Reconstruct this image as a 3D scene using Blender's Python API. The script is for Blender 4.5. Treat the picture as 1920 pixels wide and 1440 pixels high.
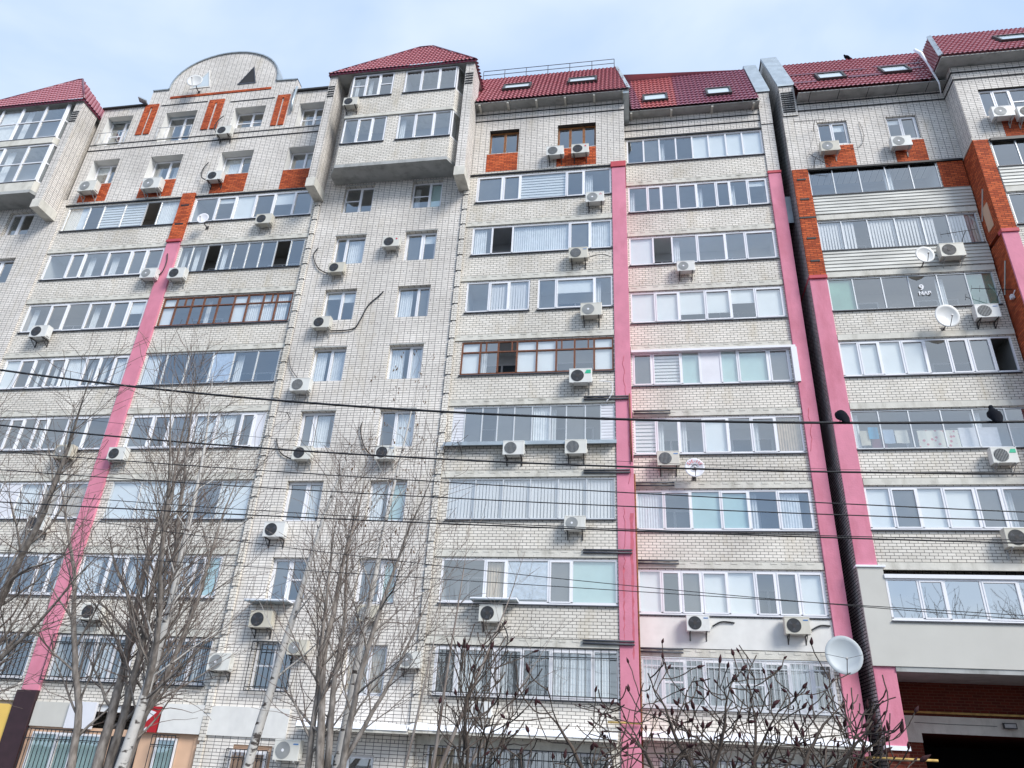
import bpy, math, random
from mathutils import Vector, Matrix
R_ = math.radians
rnd = random.Random(7)
for o in list(bpy.data.objects): bpy.data.objects.remove(o)
scene = bpy.context.scene

# ------------------------------------------------------------------ camera
PITCH, ROLL, YAW = 0.474263, 0.0548114, -0.181483
cy, sy, cp, sp = math.cos(YAW), math.sin(YAW), math.cos(PITCH), math.sin(PITCH)
FW = Vector((sy*cp, cy*cp, sp)); r0 = Vector((cy, -sy, 0)); u0 = r0.cross(FW)
RT = r0*math.cos(ROLL) + u0*math.sin(ROLL); UP = -r0*math.sin(ROLL) + u0*math.cos(ROLL)
cam_d = bpy.data.cameras.new('camera'); cam = bpy.data.objects.new('camera', cam_d)
scene.collection.objects.link(cam); scene.camera = cam
cam_d.sensor_width = 36; cam_d.lens = 36*1389.12/1920; cam_d.clip_start = .05; cam_d.clip_end = 3000
M = Matrix((RT, UP, -FW)).transposed().to_4x4(); M.translation = Vector((0, 0, 1.6)); cam.matrix_world = M

# ------------------------------------------------------------------ world and sun
world = bpy.data.worlds.new('World'); scene.world = world; world.use_nodes = True
SUN_EL, SUN_AZ = R_(38), R_(129)      # azimuth measured from +Y (north) towards +X
def build_world():
    nt = world.node_tree; N = nt.nodes; L = nt.links; N.clear()
    out = N.new('ShaderNodeOutputWorld'); bg = N.new('ShaderNodeBackground')
    sky = N.new('ShaderNodeTexSky'); sky.sky_type = 'NISHITA'; sky.sun_disc = False
    sky.sun_elevation = SUN_EL; sky.sun_rotation = SUN_AZ; sky.air_density = 1.0; sky.dust_density = .6; sky.ozone_density = 1.2
    tc = N.new('ShaderNodeTexCoord'); mp = N.new('ShaderNodeMapping'); mp.inputs['Scale'].default_value = (1.1, 1.3, 2.2); mp.inputs['Location'].default_value = (.3, .1, 0)
    nz = N.new('ShaderNodeTexNoise'); nz.inputs['Scale'].default_value = 2.1; nz.inputs['Detail'].default_value = 5; nz.inputs['Roughness'].default_value = .45; nz.inputs['Distortion'].default_value = .4
    cr = N.new('ShaderNodeValToRGB'); cr.color_ramp.elements[0].position = .36; cr.color_ramp.elements[0].color = (2.5, 3.6, 5.5, 1)
    cr.color_ramp.elements[1].position = .66; cr.color_ramp.elements[1].color = (4.8, 5.4, 6.2, 1)
    mx = N.new('ShaderNodeMix'); mx.data_type = 'RGBA'; mx.inputs[0].default_value = .85      # thin overcast veil over the clear sky
    L.new(tc.outputs['Generated'], mp.inputs['Vector']); L.new(mp.outputs[0], nz.inputs['Vector'])
    L.new(nz.outputs['Fac'], cr.inputs[0]); L.new(cr.outputs[0], mx.inputs[7])
    L.new(sky.outputs[0], mx.inputs[6]); L.new(mx.outputs[2], bg.inputs[0])
    bg.inputs['Strength'].default_value = .075
    L.new(bg.outputs[0], out.inputs[0])
build_world()
sun_d = bpy.data.lights.new('sun', 'SUN'); sun = bpy.data.objects.new('sun', sun_d); scene.collection.objects.link(sun)
sun_d.energy = 1.5; sun_d.angle = R_(22); sun_d.color = (1, .965, .91)
sdir = Vector((math.sin(SUN_AZ)*math.cos(SUN_EL), math.cos(SUN_AZ)*math.cos(SUN_EL), math.sin(SUN_EL)))
sun.rotation_euler = sdir.to_track_quat('Z', 'Y').to_euler(); sun.location = (0, -20, 40)
scene.view_settings.view_transform = 'Standard'; scene.view_settings.look = 'None'
scene.view_settings.exposure = 1.4; scene.view_settings.gamma = 1

# ------------------------------------------------------------------ helpers
C = scene.collection
def tag(o, label=None, cat=None, group=None, kind=None):
    if label: o['label'] = label
    if cat: o['category'] = cat
    if group: o['group'] = group
    if kind: o['kind'] = kind
    return o
def empty(name, loc=(0, 0, 0), label=None, cat=None, group=None, rz=0):
    o = bpy.data.objects.new(name, None); C.objects.link(o); o.location = loc; o.rotation_euler = (0, 0, rz)
    o.empty_display_size = .3
    return tag(o, label, cat, group)
class MB:
    def __init__(s): s.v = []; s.f = []; s.m = []; s.sm = []
    def face(s, pts, m=0, smooth=False):
        n = len(s.v); s.v += [tuple(p) for p in pts]; s.f.append(tuple(range(n, n+len(pts)))); s.m.append(m); s.sm.append(smooth)
    def box(s, x0, x1, y0, y1, z0, z1, m=0):
        n = len(s.v)
        s.v += [(x0,y0,z0),(x1,y0,z0),(x1,y1,z0),(x0,y1,z0),(x0,y0,z1),(x1,y0,z1),(x1,y1,z1),(x0,y1,z1)]
        for f in ((0,1,2,3),(4,7,6,5),(0,4,5,1),(1,5,6,2),(2,6,7,3),(3,7,4,0)):
            s.f.append(tuple(n+i for i in f)); s.m.append(m); s.sm.append(False)
    def obox(s, p0, p1, w, h, m=0):          # bar from p0 to p1, width w, height h
        p0, p1 = Vector(p0), Vector(p1); d = (p1-p0).normalized()
        a = d.cross(Vector((0,0,1)));
        if a.length < .01: a = Vector((1,0,0))
        a.normalize(); b = a.cross(d)
        n = len(s.v)
        for p in (p0, p1):
            for (i, j) in ((-1,-1),(1,-1),(1,1),(-1,1)): s.v.append(tuple(p+a*i*w/2+b*j*h/2))
        for f in ((0,1,2,3),(4,7,6,5),(0,4,5,1),(1,5,6,2),(2,6,7,3),(3,7,4,0)):
            s.f.append(tuple(n+i for i in f)); s.m.append(m); s.sm.append(False)
    def tube(s, pts, rad, sides=6, m=0, cap=True):
        pts = [Vector(p) for p in pts]; k = len(pts)
        if not hasattr(rad, '__len__'): rad = [rad]*k
        n0 = len(s.v); prev = None
        for i, p in enumerate(pts):
            d = (pts[min(i+1, k-1)]-pts[max(i-1, 0)])
            if d.length < 1e-9: d = Vector((0,0,1))
            d.normalize()
            if prev is None:
                a = d.orthogonal().normalized()
            else:
                a = prev - d*prev.dot(d)
                a = a.normalized() if a.length > 1e-6 else d.orthogonal().normalized()
            prev = a; b = d.cross(a)
            for j in range(sides):
                t = 2*math.pi*j/sides; s.v.append(tuple(p+(a*math.cos(t)+b*math.sin(t))*rad[i]))
        for i in range(k-1):
            for j in range(sides):
                q = (j+1) % sides
                s.f.append((n0+i*sides+j, n0+i*sides+q, n0+(i+1)*sides+q, n0+(i+1)*sides+j)); s.m.append(m); s.sm.append(True)
        if cap:
            s.f.append(tuple(n0+j for j in reversed(range(sides)))); s.m.append(m); s.sm.append(False)
            s.f.append(tuple(n0+(k-1)*sides+j for j in range(sides))); s.m.append(m); s.sm.append(False)
    def rings(s, rings, m=0):                 # loft closed rings of equal count
        n0 = len(s.v); k = len(rings[0])
        for r in rings: s.v += [tuple(p) for p in r]
        for i in range(len(rings)-1):
            for j in range(k):
                q = (j+1) % k
                s.f.append((n0+i*k+j, n0+i*k+q, n0+(i+1)*k+q, n0+(i+1)*k+j)); s.m.append(m); s.sm.append(True)
        s.f.append(tuple(n0+j for j in reversed(range(k)))); s.m.append(m); s.sm.append(True)
        s.f.append(tuple(n0+(len(rings)-1)*k+j for j in range(k))); s.m.append(m); s.sm.append(True)
    def disc(s, c, r, n=20, y=0, m=0, r0=0):
        for j in range(n):
            a, b = 2*math.pi*j/n, 2*math.pi*(j+1)/n
            P = lambda t, q: (c[0]+q*math.cos(t), c[1]+y, c[2]+q*math.sin(t))
            if r0 > 0: s.face([P(a, r0), P(a, r), P(b, r), P(b, r0)], m)
            else: s.face([(c[0], c[1]+y, c[2]), P(a, r), P(b, r)], m)
    def mesh(s, name, mats, off=(0, 0, 0)):
        me = bpy.data.meshes.new(name)
        ox, oy, oz = off
        me.from_pydata([(a-ox, b-oy, c-oz) for a, b, c in s.v], [], s.f)
        for mm in (mats if isinstance(mats, (list, tuple)) else [mats]): me.materials.append(mm)
        me.polygons.foreach_set('material_index', s.m); me.polygons.foreach_set('use_smooth', s.sm)
        me.update(); return me
    def build(s, name, mats, parent=None, bevel=0, off=None):
        if off is None:
            off = (0, 0, 0)
            if parent is not None:
                off = parent.matrix_basis.translation if parent.parent is None else (parent.parent.matrix_basis.translation)
        o = bpy.data.objects.new(name, s.mesh(name, mats, off)); C.objects.link(o)
        if parent is not None: o.parent = parent
        if bevel:
            b = o.modifiers.new('bevel', 'BEVEL'); b.width = bevel; b.segments = 2; b.limit_method = 'ANGLE'
        return o
# building parts are modelled in world coordinates; their building's Empty sits at the origin of its base

# ------------------------------------------------------------------ materials
def newmat(name):
    m = bpy.data.materials.new(name); m.use_nodes = True
    nt = m.node_tree; b = nt.nodes['Principled BSDF']; return m, nt, b
def principled(name, col, rough=.7, metal=0, noise=.0, nscale=3.0, bump=0, bscale=40, dirt=None, dirt_fac=.5, dscale=.8, spec=.5):
    m, nt, b = newmat(name); N, L = nt.nodes, nt.links
    b.inputs['Roughness'].default_value = rough; b.inputs['Metallic'].default_value = metal
    b.inputs['Specular IOR Level'].default_value = spec
    pos = N.new('ShaderNodeNewGeometry')
    src = None
    rgb = N.new('ShaderNodeRGB'); rgb.outputs[0].default_value = (*col, 1); src = rgb.outputs[0]
    if noise:
        nz = N.new('ShaderNodeTexNoise'); nz.inputs['Scale'].default_value = nscale; nz.inputs['Detail'].default_value = 6
        L.new(pos.outputs['Position'], nz.inputs['Vector'])
        mr = N.new('ShaderNodeMapRange'); mr.inputs[1].default_value = .3; mr.inputs[2].default_value = .7
        mr.inputs[3].default_value = 1-noise; mr.inputs[4].default_value = 1+noise
        L.new(nz.outputs['Fac'], mr.inputs[0])
        mx = N.new('ShaderNodeVectorMath'); mx.operation = 'SCALE'
        L.new(src, mx.inputs[0]); L.new(mr.outputs[0], mx.inputs['Scale']); src = mx.outputs[0]
    if dirt:
        nz = N.new('ShaderNodeTexNoise'); nz.inputs['Scale'].default_value = dscale; nz.inputs['Detail'].default_value = 8; nz.inputs['Roughness'].default_value = .65
        mp = N.new('ShaderNodeMapping'); mp.inputs['Scale'].default_value = (1, 1, .35)
        L.new(pos.outputs['Position'], mp.inputs[0]); L.new(mp.outputs[0], nz.inputs['Vector'])
        mr = N.new('ShaderNodeMapRange'); mr.inputs[1].default_value = .5; mr.inputs[2].default_value = .75
        mr.inputs[3].default_value = 0; mr.inputs[4].default_value = dirt_fac
        L.new(nz.outputs['Fac'], mr.inputs[0])
        mx = N.new('ShaderNodeMix'); mx.data_type = 'RGBA'; L.new(mr.outputs[0], mx.inputs[0]); L.new(src, mx.inputs[6]); mx.inputs[7].default_value = (*dirt, 1); src = mx.outputs[2]
    L.new(src, b.inputs['Base Color'])
    if bump:
        nz = N.new('ShaderNodeTexNoise'); nz.inputs['Scale'].default_value = bscale; nz.inputs['Detail'].default_value = 4
        L.new(pos.outputs['Position'], nz.inputs['Vector'])
        bp = N.new('ShaderNodeBump'); bp.inputs['Strength'].default_value = bump; bp.inputs['Distance'].default_value = .02
        L.new(nz.outputs['Fac'], bp.inputs['Height']); L.new(bp.outputs[0], b.inputs['Normal'])
    return m
def brick(name, ca, cb, mortar, bw=.26, rh=.1, ms=.012, off=.5, squash=1, sqf=2, stain=(.42, .34, .20), stain_fac=.5, rough=.85, patch=None):
    m, nt, b = newmat(name); N, L = nt.nodes, nt.links
    g = N.new('ShaderNodeNewGeometry'); sp_ = N.new('ShaderNodeSeparateXYZ'); sn = N.new('ShaderNodeSeparateXYZ')
    L.new(g.outputs['Position'], sp_.inputs[0]); L.new(g.outputs['True Normal'], sn.inputs[0])
    ab = N.new('ShaderNodeMath'); ab.operation = 'ABSOLUTE'; L.new(sn.outputs[0], ab.inputs[0])
    gt = N.new('ShaderNodeMath'); gt.operation = 'GREATER_THAN'; gt.inputs[1].default_value = .75; L.new(ab.outputs[0], gt.inputs[0])
    mu = N.new('ShaderNodeMix'); mu.data_type = 'FLOAT'; L.new(gt.outputs[0], mu.inputs[0]); L.new(sp_.outputs[0], mu.inputs[2]); L.new(sp_.outputs[1], mu.inputs[3])
    cb_ = N.new('ShaderNodeCombineXYZ'); L.new(mu.outputs[0], cb_.inputs[0]); L.new(sp_.outputs[2], cb_.inputs[1])
    ad = N.new('ShaderNodeVectorMath'); ad.operation = 'ADD'; ad.inputs[1].default_value = (52.0, 20.0, 0); L.new(cb_.outputs[0], ad.inputs[0])
    br = N.new('ShaderNodeTexBrick'); br.offset = off; br.squash = squash; br.squash_frequency = sqf
    br.inputs['Scale'].default_value = 1; br.inputs['Brick Width'].default_value = bw; br.inputs['Row Height'].default_value = rh
    br.inputs['Mortar Size'].default_value = ms; br.inputs['Mortar Smooth'].default_value = .1; br.inputs['Bias'].default_value = 0
    br.inputs['Color1'].default_value = (*ca, 1); br.inputs['Color2'].default_value = (*cb, 1); br.inputs['Mortar'].default_value = (*mortar, 1)
    L.new(ad.outputs[0], br.inputs['Vector'])
    src = br.outputs['Color']
    # broad tonal drift
    nz = N.new('ShaderNodeTexNoise'); nz.inputs['Scale'].default_value = .42; nz.inputs['Detail'].default_value = 9; nz.inputs['Roughness'].default_value = .62; L.new(g.outputs['Position'], nz.inputs['Vector'])
    mr = N.new('ShaderNodeMapRange'); mr.inputs[1].default_value = .3; mr.inputs[2].default_value = .7; mr.inputs[3].default_value = .80; mr.inputs[4].default_value = 1.12
    L.new(nz.outputs['Fac'], mr.inputs[0]); sc = N.new('ShaderNodeVectorMath'); sc.operation = 'SCALE'; L.new(src, sc.inputs[0]); L.new(mr.outputs[0], sc.inputs['Scale']); src = sc.outputs[0]
    # water stains, stretched downwards
    mp = N.new('ShaderNodeMapping'); mp.inputs['Scale'].default_value = (1.6, 1.6, .45); L.new(g.outputs['Position'], mp.inputs[0])
    n2 = N.new('ShaderNodeTexNoise'); n2.inputs['Scale'].default_value = .9; n2.inputs['Detail'].default_value = 9; n2.inputs['Roughness'].default_value = .7; L.new(mp.outputs[0], n2.inputs['Vector'])
    m2 = N.new('ShaderNodeMapRange'); m2.inputs[1].default_value = .52; m2.inputs[2].default_value = .78; m2.inputs[3].default_value = 0; m2.inputs[4].default_value = stain_fac; L.new(n2.outputs['Fac'], m2.inputs[0])
    mx = N.new('ShaderNodeMix'); mx.data_type = 'RGBA'; L.new(m2.outputs[0], mx.inputs[0]); L.new(src, mx.inputs[6]); mx.inputs[7].default_value = (*stain, 1); src = mx.outputs[2]
    L.new(src, b.inputs['Base Color']); b.inputs['Roughness'].default_value = rough; b.inputs['Specular IOR Level'].default_value = .3
    bp = N.new('ShaderNodeBump'); bp.inputs['Strength'].default_value = .5; bp.inputs['Distance'].default_value = .012; bp.invert = True
    L.new(br.outputs['Fac'], bp.inputs['Height']); L.new(bp.outputs[0], b.inputs['Normal'])
    return m
WA, WB = (.80, .755, .685), (.71, .665, .595)
M_run = brick('white_brick_running', WA, WB, (.075, .068, .065), ms=.008)
M_stk = brick('white_brick_stacked', (.80, .755, .70), (.71, .665, .615), (.07, .063, .066), ms=.008, off=0, squash=.5, sqf=5, stain_fac=.38)
M_org = brick('orange_brick', (.66, .14, .045), (.36, .06, .02), (.12, .035, .02), rh=.09, ms=.01, stain=(.2, .05, .03), stain_fac=.5)
M_gapb = brick('shaded_gap_brick', (.52, .50, .48), (.36, .35, .33), (.02, .02, .02), ms=.014, stain=(.02, .02, .02), stain_fac=.6)  # same brick as the walls, darkened for the shade inside the gap
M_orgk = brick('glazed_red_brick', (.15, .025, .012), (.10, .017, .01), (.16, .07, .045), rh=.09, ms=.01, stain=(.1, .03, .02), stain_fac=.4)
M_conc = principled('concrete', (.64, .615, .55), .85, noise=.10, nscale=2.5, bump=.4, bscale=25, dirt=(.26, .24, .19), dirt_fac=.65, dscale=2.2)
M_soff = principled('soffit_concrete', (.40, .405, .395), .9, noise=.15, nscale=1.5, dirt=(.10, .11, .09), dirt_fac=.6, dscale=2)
M_dark = principled('plain_dark', (.03, .03, .032), .8)  # also draws the shade lines under the brick string courses
M_flash = principled('zinc_flashing', (.42, .47, .50), .45, .5, noise=.15, nscale=2.5, dirt=(.28, .3, .3), dirt_fac=.5)
M_pink = principled('pink_paint', (.66, .235, .32), .8, noise=.09, nscale=1.6, bump=.3, bscale=18, dirt=(.47, .13, .18), dirt_fac=.75, dscale=1.1)
M_pinkd = principled('dark_pink_cap', (.50, .07, .09), .7, noise=.1)
M_seep = principled('seepage_pink', (.56, .13, .17), .8, noise=.15, nscale=5)
M_maroon = principled('maroon_base', (.035, .015, .02), .6, noise=.2)
M_plaster = principled('white_plaster', (.72, .71, .68), .85, noise=.05, dirt=(.5, .5, .5), dirt_fac=.4)
M_cream = principled('cream_plaster', (.56, .545, .50), .85, noise=.04, nscale=1, dirt=(.45, .43, .39), dirt_fac=.4, dscale=.5)
M_peach = principled('peach_plaster', (.66, .43, .29), .85, noise=.08, nscale=1.5, dirt=(.4, .27, .2), dirt_fac=.5)
M_yel = principled('yellow_panel', (.75, .50, .12), .6, noise=.05)
M_white = principled('white_pvc', (.80, .80, .83), .35, noise=.02)
M_alu = principled('grey_aluminium', (.62, .64, .66), .4, .2, noise=.05)
M_wood = principled('brown_wood', (.16, .055, .022), .5, noise=.35, nscale=9)
M_wood2 = principled('varnished_wood', (.27, .11, .035), .4, noise=.3, nscale=9)
M_sill = principled('dark_drip_edge', (.05, .055, .07), .5)
M_blind = principled('white_blind', (.86, .88, .90), .8, noise=.03, nscale=2)
M_stripe = None
M_curt = principled('pale_curtain', (.78, .80, .83), .9, noise=.08, nscale=6)
M_curtw = principled('warm_curtain', (.55, .44, .32), .9, noise=.15, nscale=5)
M_green = principled('green_film', (.22, .42, .33), .7, noise=.15, nscale=1.3)
M_teal = principled('pale_teal_blind', (.50, .68, .68), .8, noise=.04)
M_foil = principled('crumpled_foil', (.75, .76, .8), .25, .8, noise=.15, nscale=6, bump=1, bscale=9)
M_net = principled('insect_mesh', (.13, .135, .14), .9, noise=.1)
M_panel = principled('white_siding', (.72, .72, .76), .6, noise=.04)
M_snow = principled('snow', (.86, .88, .93), .8, noise=.03, bump=.5, bscale=6)
M_black = principled('black_rubber', (.012, .012, .014), .5)
M_blackm = principled('black_iron', (.015, .017, .02), .5, noise=.2)
M_rust = principled('rusty_pipe', (.22, .09, .04), .8, noise=.4, nscale=12)
M_ypipe = principled('yellow_gas_pipe', (.50, .33, .10), .6, noise=.3, nscale=6)
M_greyp = principled('dark_conduit', (.06, .065, .08), .5)
M_ac = principled('ac_white_enamel', (.72, .72, .70), .4, noise=.05, nscale=3, dirt=(.45, .42, .36), dirt_fac=.4, dscale=3)
def yellowing(m):
    nt = m.node_tree; N, L = nt.nodes, nt.links; b = N['Principled BSDF']; src = b.inputs['Base Color'].links[0].from_socket
    oi = N.new('ShaderNodeObjectInfo'); cr = N.new('ShaderNodeValToRGB'); e = cr.color_ramp.elements; e[0].color = (1, 1, 1, 1); e[1].color = (.74, .68, .56, 1); e[1].position = 1; e.new(.55).color = (.95, .94, .90, 1)
    mx = N.new('ShaderNodeMix'); mx.data_type = 'RGBA'; mx.blend_type = 'MULTIPLY'; mx.inputs[0].default_value = 1
    L.new(oi.outputs['Random'], cr.inputs[0]); L.new(src, mx.inputs[6]); L.new(cr.outputs[0], mx.inputs[7]); L.new(mx.outputs[2], b.inputs['Base Color'])
yellowing(M_ac)
M_acd = principled('ac_fan_dark', (.03, .035, .04), .5)
M_acg = principled('ac_grille_wire', (.30, .31, .31), .5, noise=.1)
M_acr = principled('ac_red_mark', (.6, .05, .08), .5); M_acgn = principled('ac_green_mark', (.02, .45, .25), .5); M_acb = principled('ac_blue_mark', (.05, .2, .5), .5)
M_brk = principled('bracket_grey', (.42, .42, .41), .6, noise=.2, nscale=8); M_brkd = principled('bracket_dark', (.05, .045, .045), .6, noise=.3)
M_dish = principled('dish_enamel', (.68, .68, .67), .45, noise=.05, nscale=4, dirt=(.5, .48, .42), dirt_fac=.4)
M_dishg = principled('dish_grey', (.46, .50, .52), .5, noise=.05)
M_asph = principled('asphalt', (.05, .05, .052), .9, noise=.25, nscale=3, bump=.5, bscale=60)
M_pave = principled('paving', (.22, .215, .21), .9, noise=.2, nscale=2)
def siding(name, col, pitch=.17):
    m, nt, b = newmat(name); N, L = nt.nodes, nt.links
    g = N.new('ShaderNodeNewGeometry'); nz = N.new('ShaderNodeTexNoise'); nz.inputs['Scale'].default_value = 1.2; nz.inputs['Detail'].default_value = 7
    mp = N.new('ShaderNodeMapping'); mp.inputs['Scale'].default_value = (.5, 1, 2.5); L.new(g.outputs['Position'], mp.inputs[0]); L.new(mp.outputs[0], nz.inputs['Vector'])
    cr = N.new('ShaderNodeValToRGB'); cr.color_ramp.elements[0].position = .35; cr.color_ramp.elements[0].color = (*[c*.72 for c in col], 1)
    cr.color_ramp.elements[1].position = .62; cr.color_ramp.elements[1].color = (*col, 1)
    L.new(nz.outputs['Fac'], cr.inputs[0]); L.new(cr.outputs[0], b.inputs['Base Color']); b.inputs['Roughness'].default_value = .5
    return m
M_sid = siding('weathered_siding', (.66, .65, .60))
def glass(name, refl=.31, tint=(.95, .97, .96)):
    m = bpy.data.materials.new(name); m.use_nodes = True; nt = m.node_tree; N, L = nt.nodes, nt.links; N.clear()
    out = N.new('ShaderNodeOutputMaterial'); tr = N.new('ShaderNodeBsdfTransparent'); gl = N.new('ShaderNodeBsdfGlossy')
    tr.inputs[0].default_value = (*tint, 1); gl.inputs['Roughness'].default_value = .015; gl.inputs[0].default_value = (.98, .97, .93, 1)
    lw = N.new('ShaderNodeLayerWeight'); lw.inputs[0].default_value = .5; pw = N.new('ShaderNodeMath'); pw.operation = 'POWER'; pw.inputs[1].default_value = 4
    fr = N.new('ShaderNodeMath'); fr.operation = 'MULTIPLY'; fr.inputs[1].default_value = .7; L.new(lw.outputs['Facing'], pw.inputs[0]); L.new(pw.outputs[0], fr.inputs[0])
    g = N.new('ShaderNodeNewGeometry'); nz = N.new('ShaderNodeTexNoise'); nz.inputs['Scale'].default_value = .9; nz.inputs['Detail'].default_value = 1
    bp = N.new('ShaderNodeBump'); bp.inputs['Strength'].default_value = .06; bp.inputs['Distance'].default_value = .08
    L.new(g.outputs['Position'], nz.inputs['Vector']); L.new(nz.outputs['Fac'], bp.inputs['Height']); L.new(bp.outputs[0], gl.inputs['Normal'])
    ad = N.new('ShaderNodeMath'); ad.operation = 'ADD'; ad.use_clamp = True; ad.inputs[1].default_value = refl
    L.new(fr.outputs[0], ad.inputs[0]); mx = N.new('ShaderNodeMixShader')
    L.new(ad.outputs[0], mx.inputs[0]); L.new(tr.outputs[0], mx.inputs[1]); L.new(gl.outputs[0], mx.inputs[2]); L.new(mx.outputs[0], out.inputs[0])
    return m
M_glass = glass('window_glass'); M_glassr = glass('mirror_glass', .62, (.5, .55, .6)); M_glassl = glass('clear_glass', .12)
def roofmat(name, col, col2, patches=()):
    m, nt, b = newmat(name); N, L = nt.nodes, nt.links
    g = N.new('ShaderNodeNewGeometry'); nz = N.new('ShaderNodeTexNoise'); nz.inputs['Scale'].default_value = 1.3; nz.inputs['Detail'].default_value = 8
    L.new(g.outputs['Position'], nz.inputs['Vector']); mx = N.new('ShaderNodeMix'); mx.data_type = 'RGBA'
    L.new(nz.outputs['Fac'], mx.inputs[0]); mx.inputs[6].default_value = (*col, 1); mx.inputs[7].default_value = (*col2, 1); src = mx.outputs[2]
    L.new(src, b.inputs['Base Color']); b.inputs['Roughness'].default_value = .33; b.inputs['Specular IOR Level'].default_value = .6
    return m
M_roof = roofmat('crimson_metal_tile', (.40, .12, .145), (.50, .22, .24))
M_roofo = roofmat('bright_red_metal_tile', (.47, .13, .135), (.52, .19, .19))
M_roofp = roofmat('purple_metal_tile', (.26, .085, .13), (.38, .16, .21))
M_roofd = roofmat('dark_flashing_red', (.10, .012, .03), (.14, .02, .04))
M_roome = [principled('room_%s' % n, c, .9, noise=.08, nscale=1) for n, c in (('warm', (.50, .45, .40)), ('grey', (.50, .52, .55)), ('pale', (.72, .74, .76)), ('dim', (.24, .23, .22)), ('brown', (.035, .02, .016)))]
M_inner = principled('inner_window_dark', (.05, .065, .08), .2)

# ------------------------------------------------------------------ generic builders
def wall(name, mats, Y, X0, X1, Z0, Z1, holes, parent, depth=.28, edge=.3, top=None):
    """front wall in the XZ plane at Y with rectangular openings and their reveals; mats[1] = reveal"""
    mb = MB(); holes = [h for h in holes if h[0] < X1 and h[1] > X0 and h[2] < Z1 and h[3] > Z0]
    xs = sorted({X0, X1, *[min(max(v, X0), X1) for h in holes for v in h[:2]]})
    zs = sorted({Z0, Z1, *[min(max(v, Z0), Z1) for h in holes for v in h[2:4]]})
    for i in range(len(xs)-1):
        run = None
        for j in range(len(zs)-1):
            cx, cz = (xs[i]+xs[i+1])/2, (zs[j]+zs[j+1])/2
            solid = not any(h[0] < cx < h[1] and h[2] < cz < h[3] for h in holes)
            if solid and run is None: run = zs[j]
            if run is not None and (not solid or j == len(zs)-2):
                zt = zs[j+1] if solid else zs[j]
                mb.face([(xs[i], Y, run), (xs[i+1], Y, run), (xs[i+1], Y, zt), (xs[i], Y, zt)]); run = None
    r = 1 if isinstance(mats, list) and len(mats) > 1 else 0
    for a, b, c, d in [h[:4] for h in holes]:
        a, b, c, d = max(a, X0), min(b, X1), max(c, Z0), min(d, Z1); D = Y+depth
        mb.face([(a, Y, c), (a, Y, d), (a, D, d), (a, D, c)], r); mb.face([(b, Y, c), (b, D, c), (b, D, d), (b, Y, d)], r)
        mb.face([(a, Y, d), (b, Y, d), (b, D, d), (a, D, d)], r); mb.face([(a, Y, c), (a, D, c), (b, D, c), (b, Y, c)], r)
    if edge:
        E = Y+edge
        mb.face([(X0, Y, Z0), (X0, Y, Z1), (X0, E, Z1), (X0, E, Z0)]); mb.face([(X1, Y, Z0), (X1, E, Z0), (X1, E, Z1), (X1, Y, Z1)])
        mb.face([(X0, Y, Z1), (X1, Y, Z1), (X1, E, Z1), (X0, E, Z1)]); mb.face([(X0, Y, Z0), (X0, E, Z0), (X1, E, Z0), (X1, Y, Z0)])
    return mb.build(name, mats, parent)

def pleat(mb, x0, x1, y, z0, z1, amp=.018, pitch=.09, m=0, flare=0):
    n = max(4, int((x1-x0)/pitch*4)); ph = rnd.random()*6
    P = []
    for i in range(n+1):
        t = i/n; P.append((x0+(x1-x0)*t, y+amp*math.sin(ph+t*(x1-x0)/pitch*6.283)+.006*math.sin(t*17+ph)))
    for i in range(n): mb.face([(*P[i], z0), (*P[i+1], z0), (*P[i+1], z1), (*P[i], z1)], m, True)

COVER = {'b': ('roller_blind', 'M_blind'), 'h': ('roller_blind', 'M_blind'), 'l': ('roller_blind', 'M_blind'), 'c': ('curtain', 'M_curt'), 'n': ('curtain', 'M_curtw'),
         'v': ('vertical_blind', 'M_panel'), 'w': ('vertical_blind', 'M_panel'), 's': ('striped_blind', 'M_blind'), 'm': ('insect_screen', 'M_net'), 't': ('roller_blind', 'M_teal'),
         'p': ('siding_panel', 'M_panel'), 'f': ('crumpled_foil', 'M_foil'), 'e': ('window_film', 'M_green')}
def room(parent, X0, X1, Z0, Z1, Y, depth=1.25, tone=None, inner=True, low=.9):
    """the loggia or room behind a window: ceiling, walls, floor, inner windows"""
    mb = MB(); a, b, c, d = X0-.01, X1+.01, Z0-low, Z1+.08; e = Y+depth
    mb.face([(a, Y, c), (a, Y, d), (a, e, d), (a, e, c)]); mb.face([(b, Y, c), (b, e, c), (b, e, d), (b, Y, d)])
    mb.face([(a, Y, d), (b, Y, d), (b, e, d), (a, e, d)]); mb.face([(a, Y, c), (a, e, c), (b, e, c), (b, Y, c)])
    mb.face([(a, e, c), (b, e, c), (b, e, d), (a, e, d)])
    mb.face([(a, Y, c), (b, Y, c), (b, Y, Z0), (a, Y, Z0)])
    if inner and X1-X0 > 2:
        n = 2 if X1-X0 > 4 else 1; w_ = (X1-X0)/n
        for i in range(n):
            q = a+w_*i+w_*.22; z0, z1 = Z0-.1, Z1-.32
            mb.box(q, q+1.5, e-.05, e-.012, z0, z1, 1); mb.box(q+.07, q+.7, e-.06, e-.052, z0+.07, z1-.07, 2); mb.box(q+.78, q+1.43, e-.06, e-.052, z0+.07, z1-.07, 2)
    return mb.build('room_interior', [M_roome[tone if tone is not None else rnd.choice([0, 1, 1, 2, 2, 3])], M_white, M_inner], parent)

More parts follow.
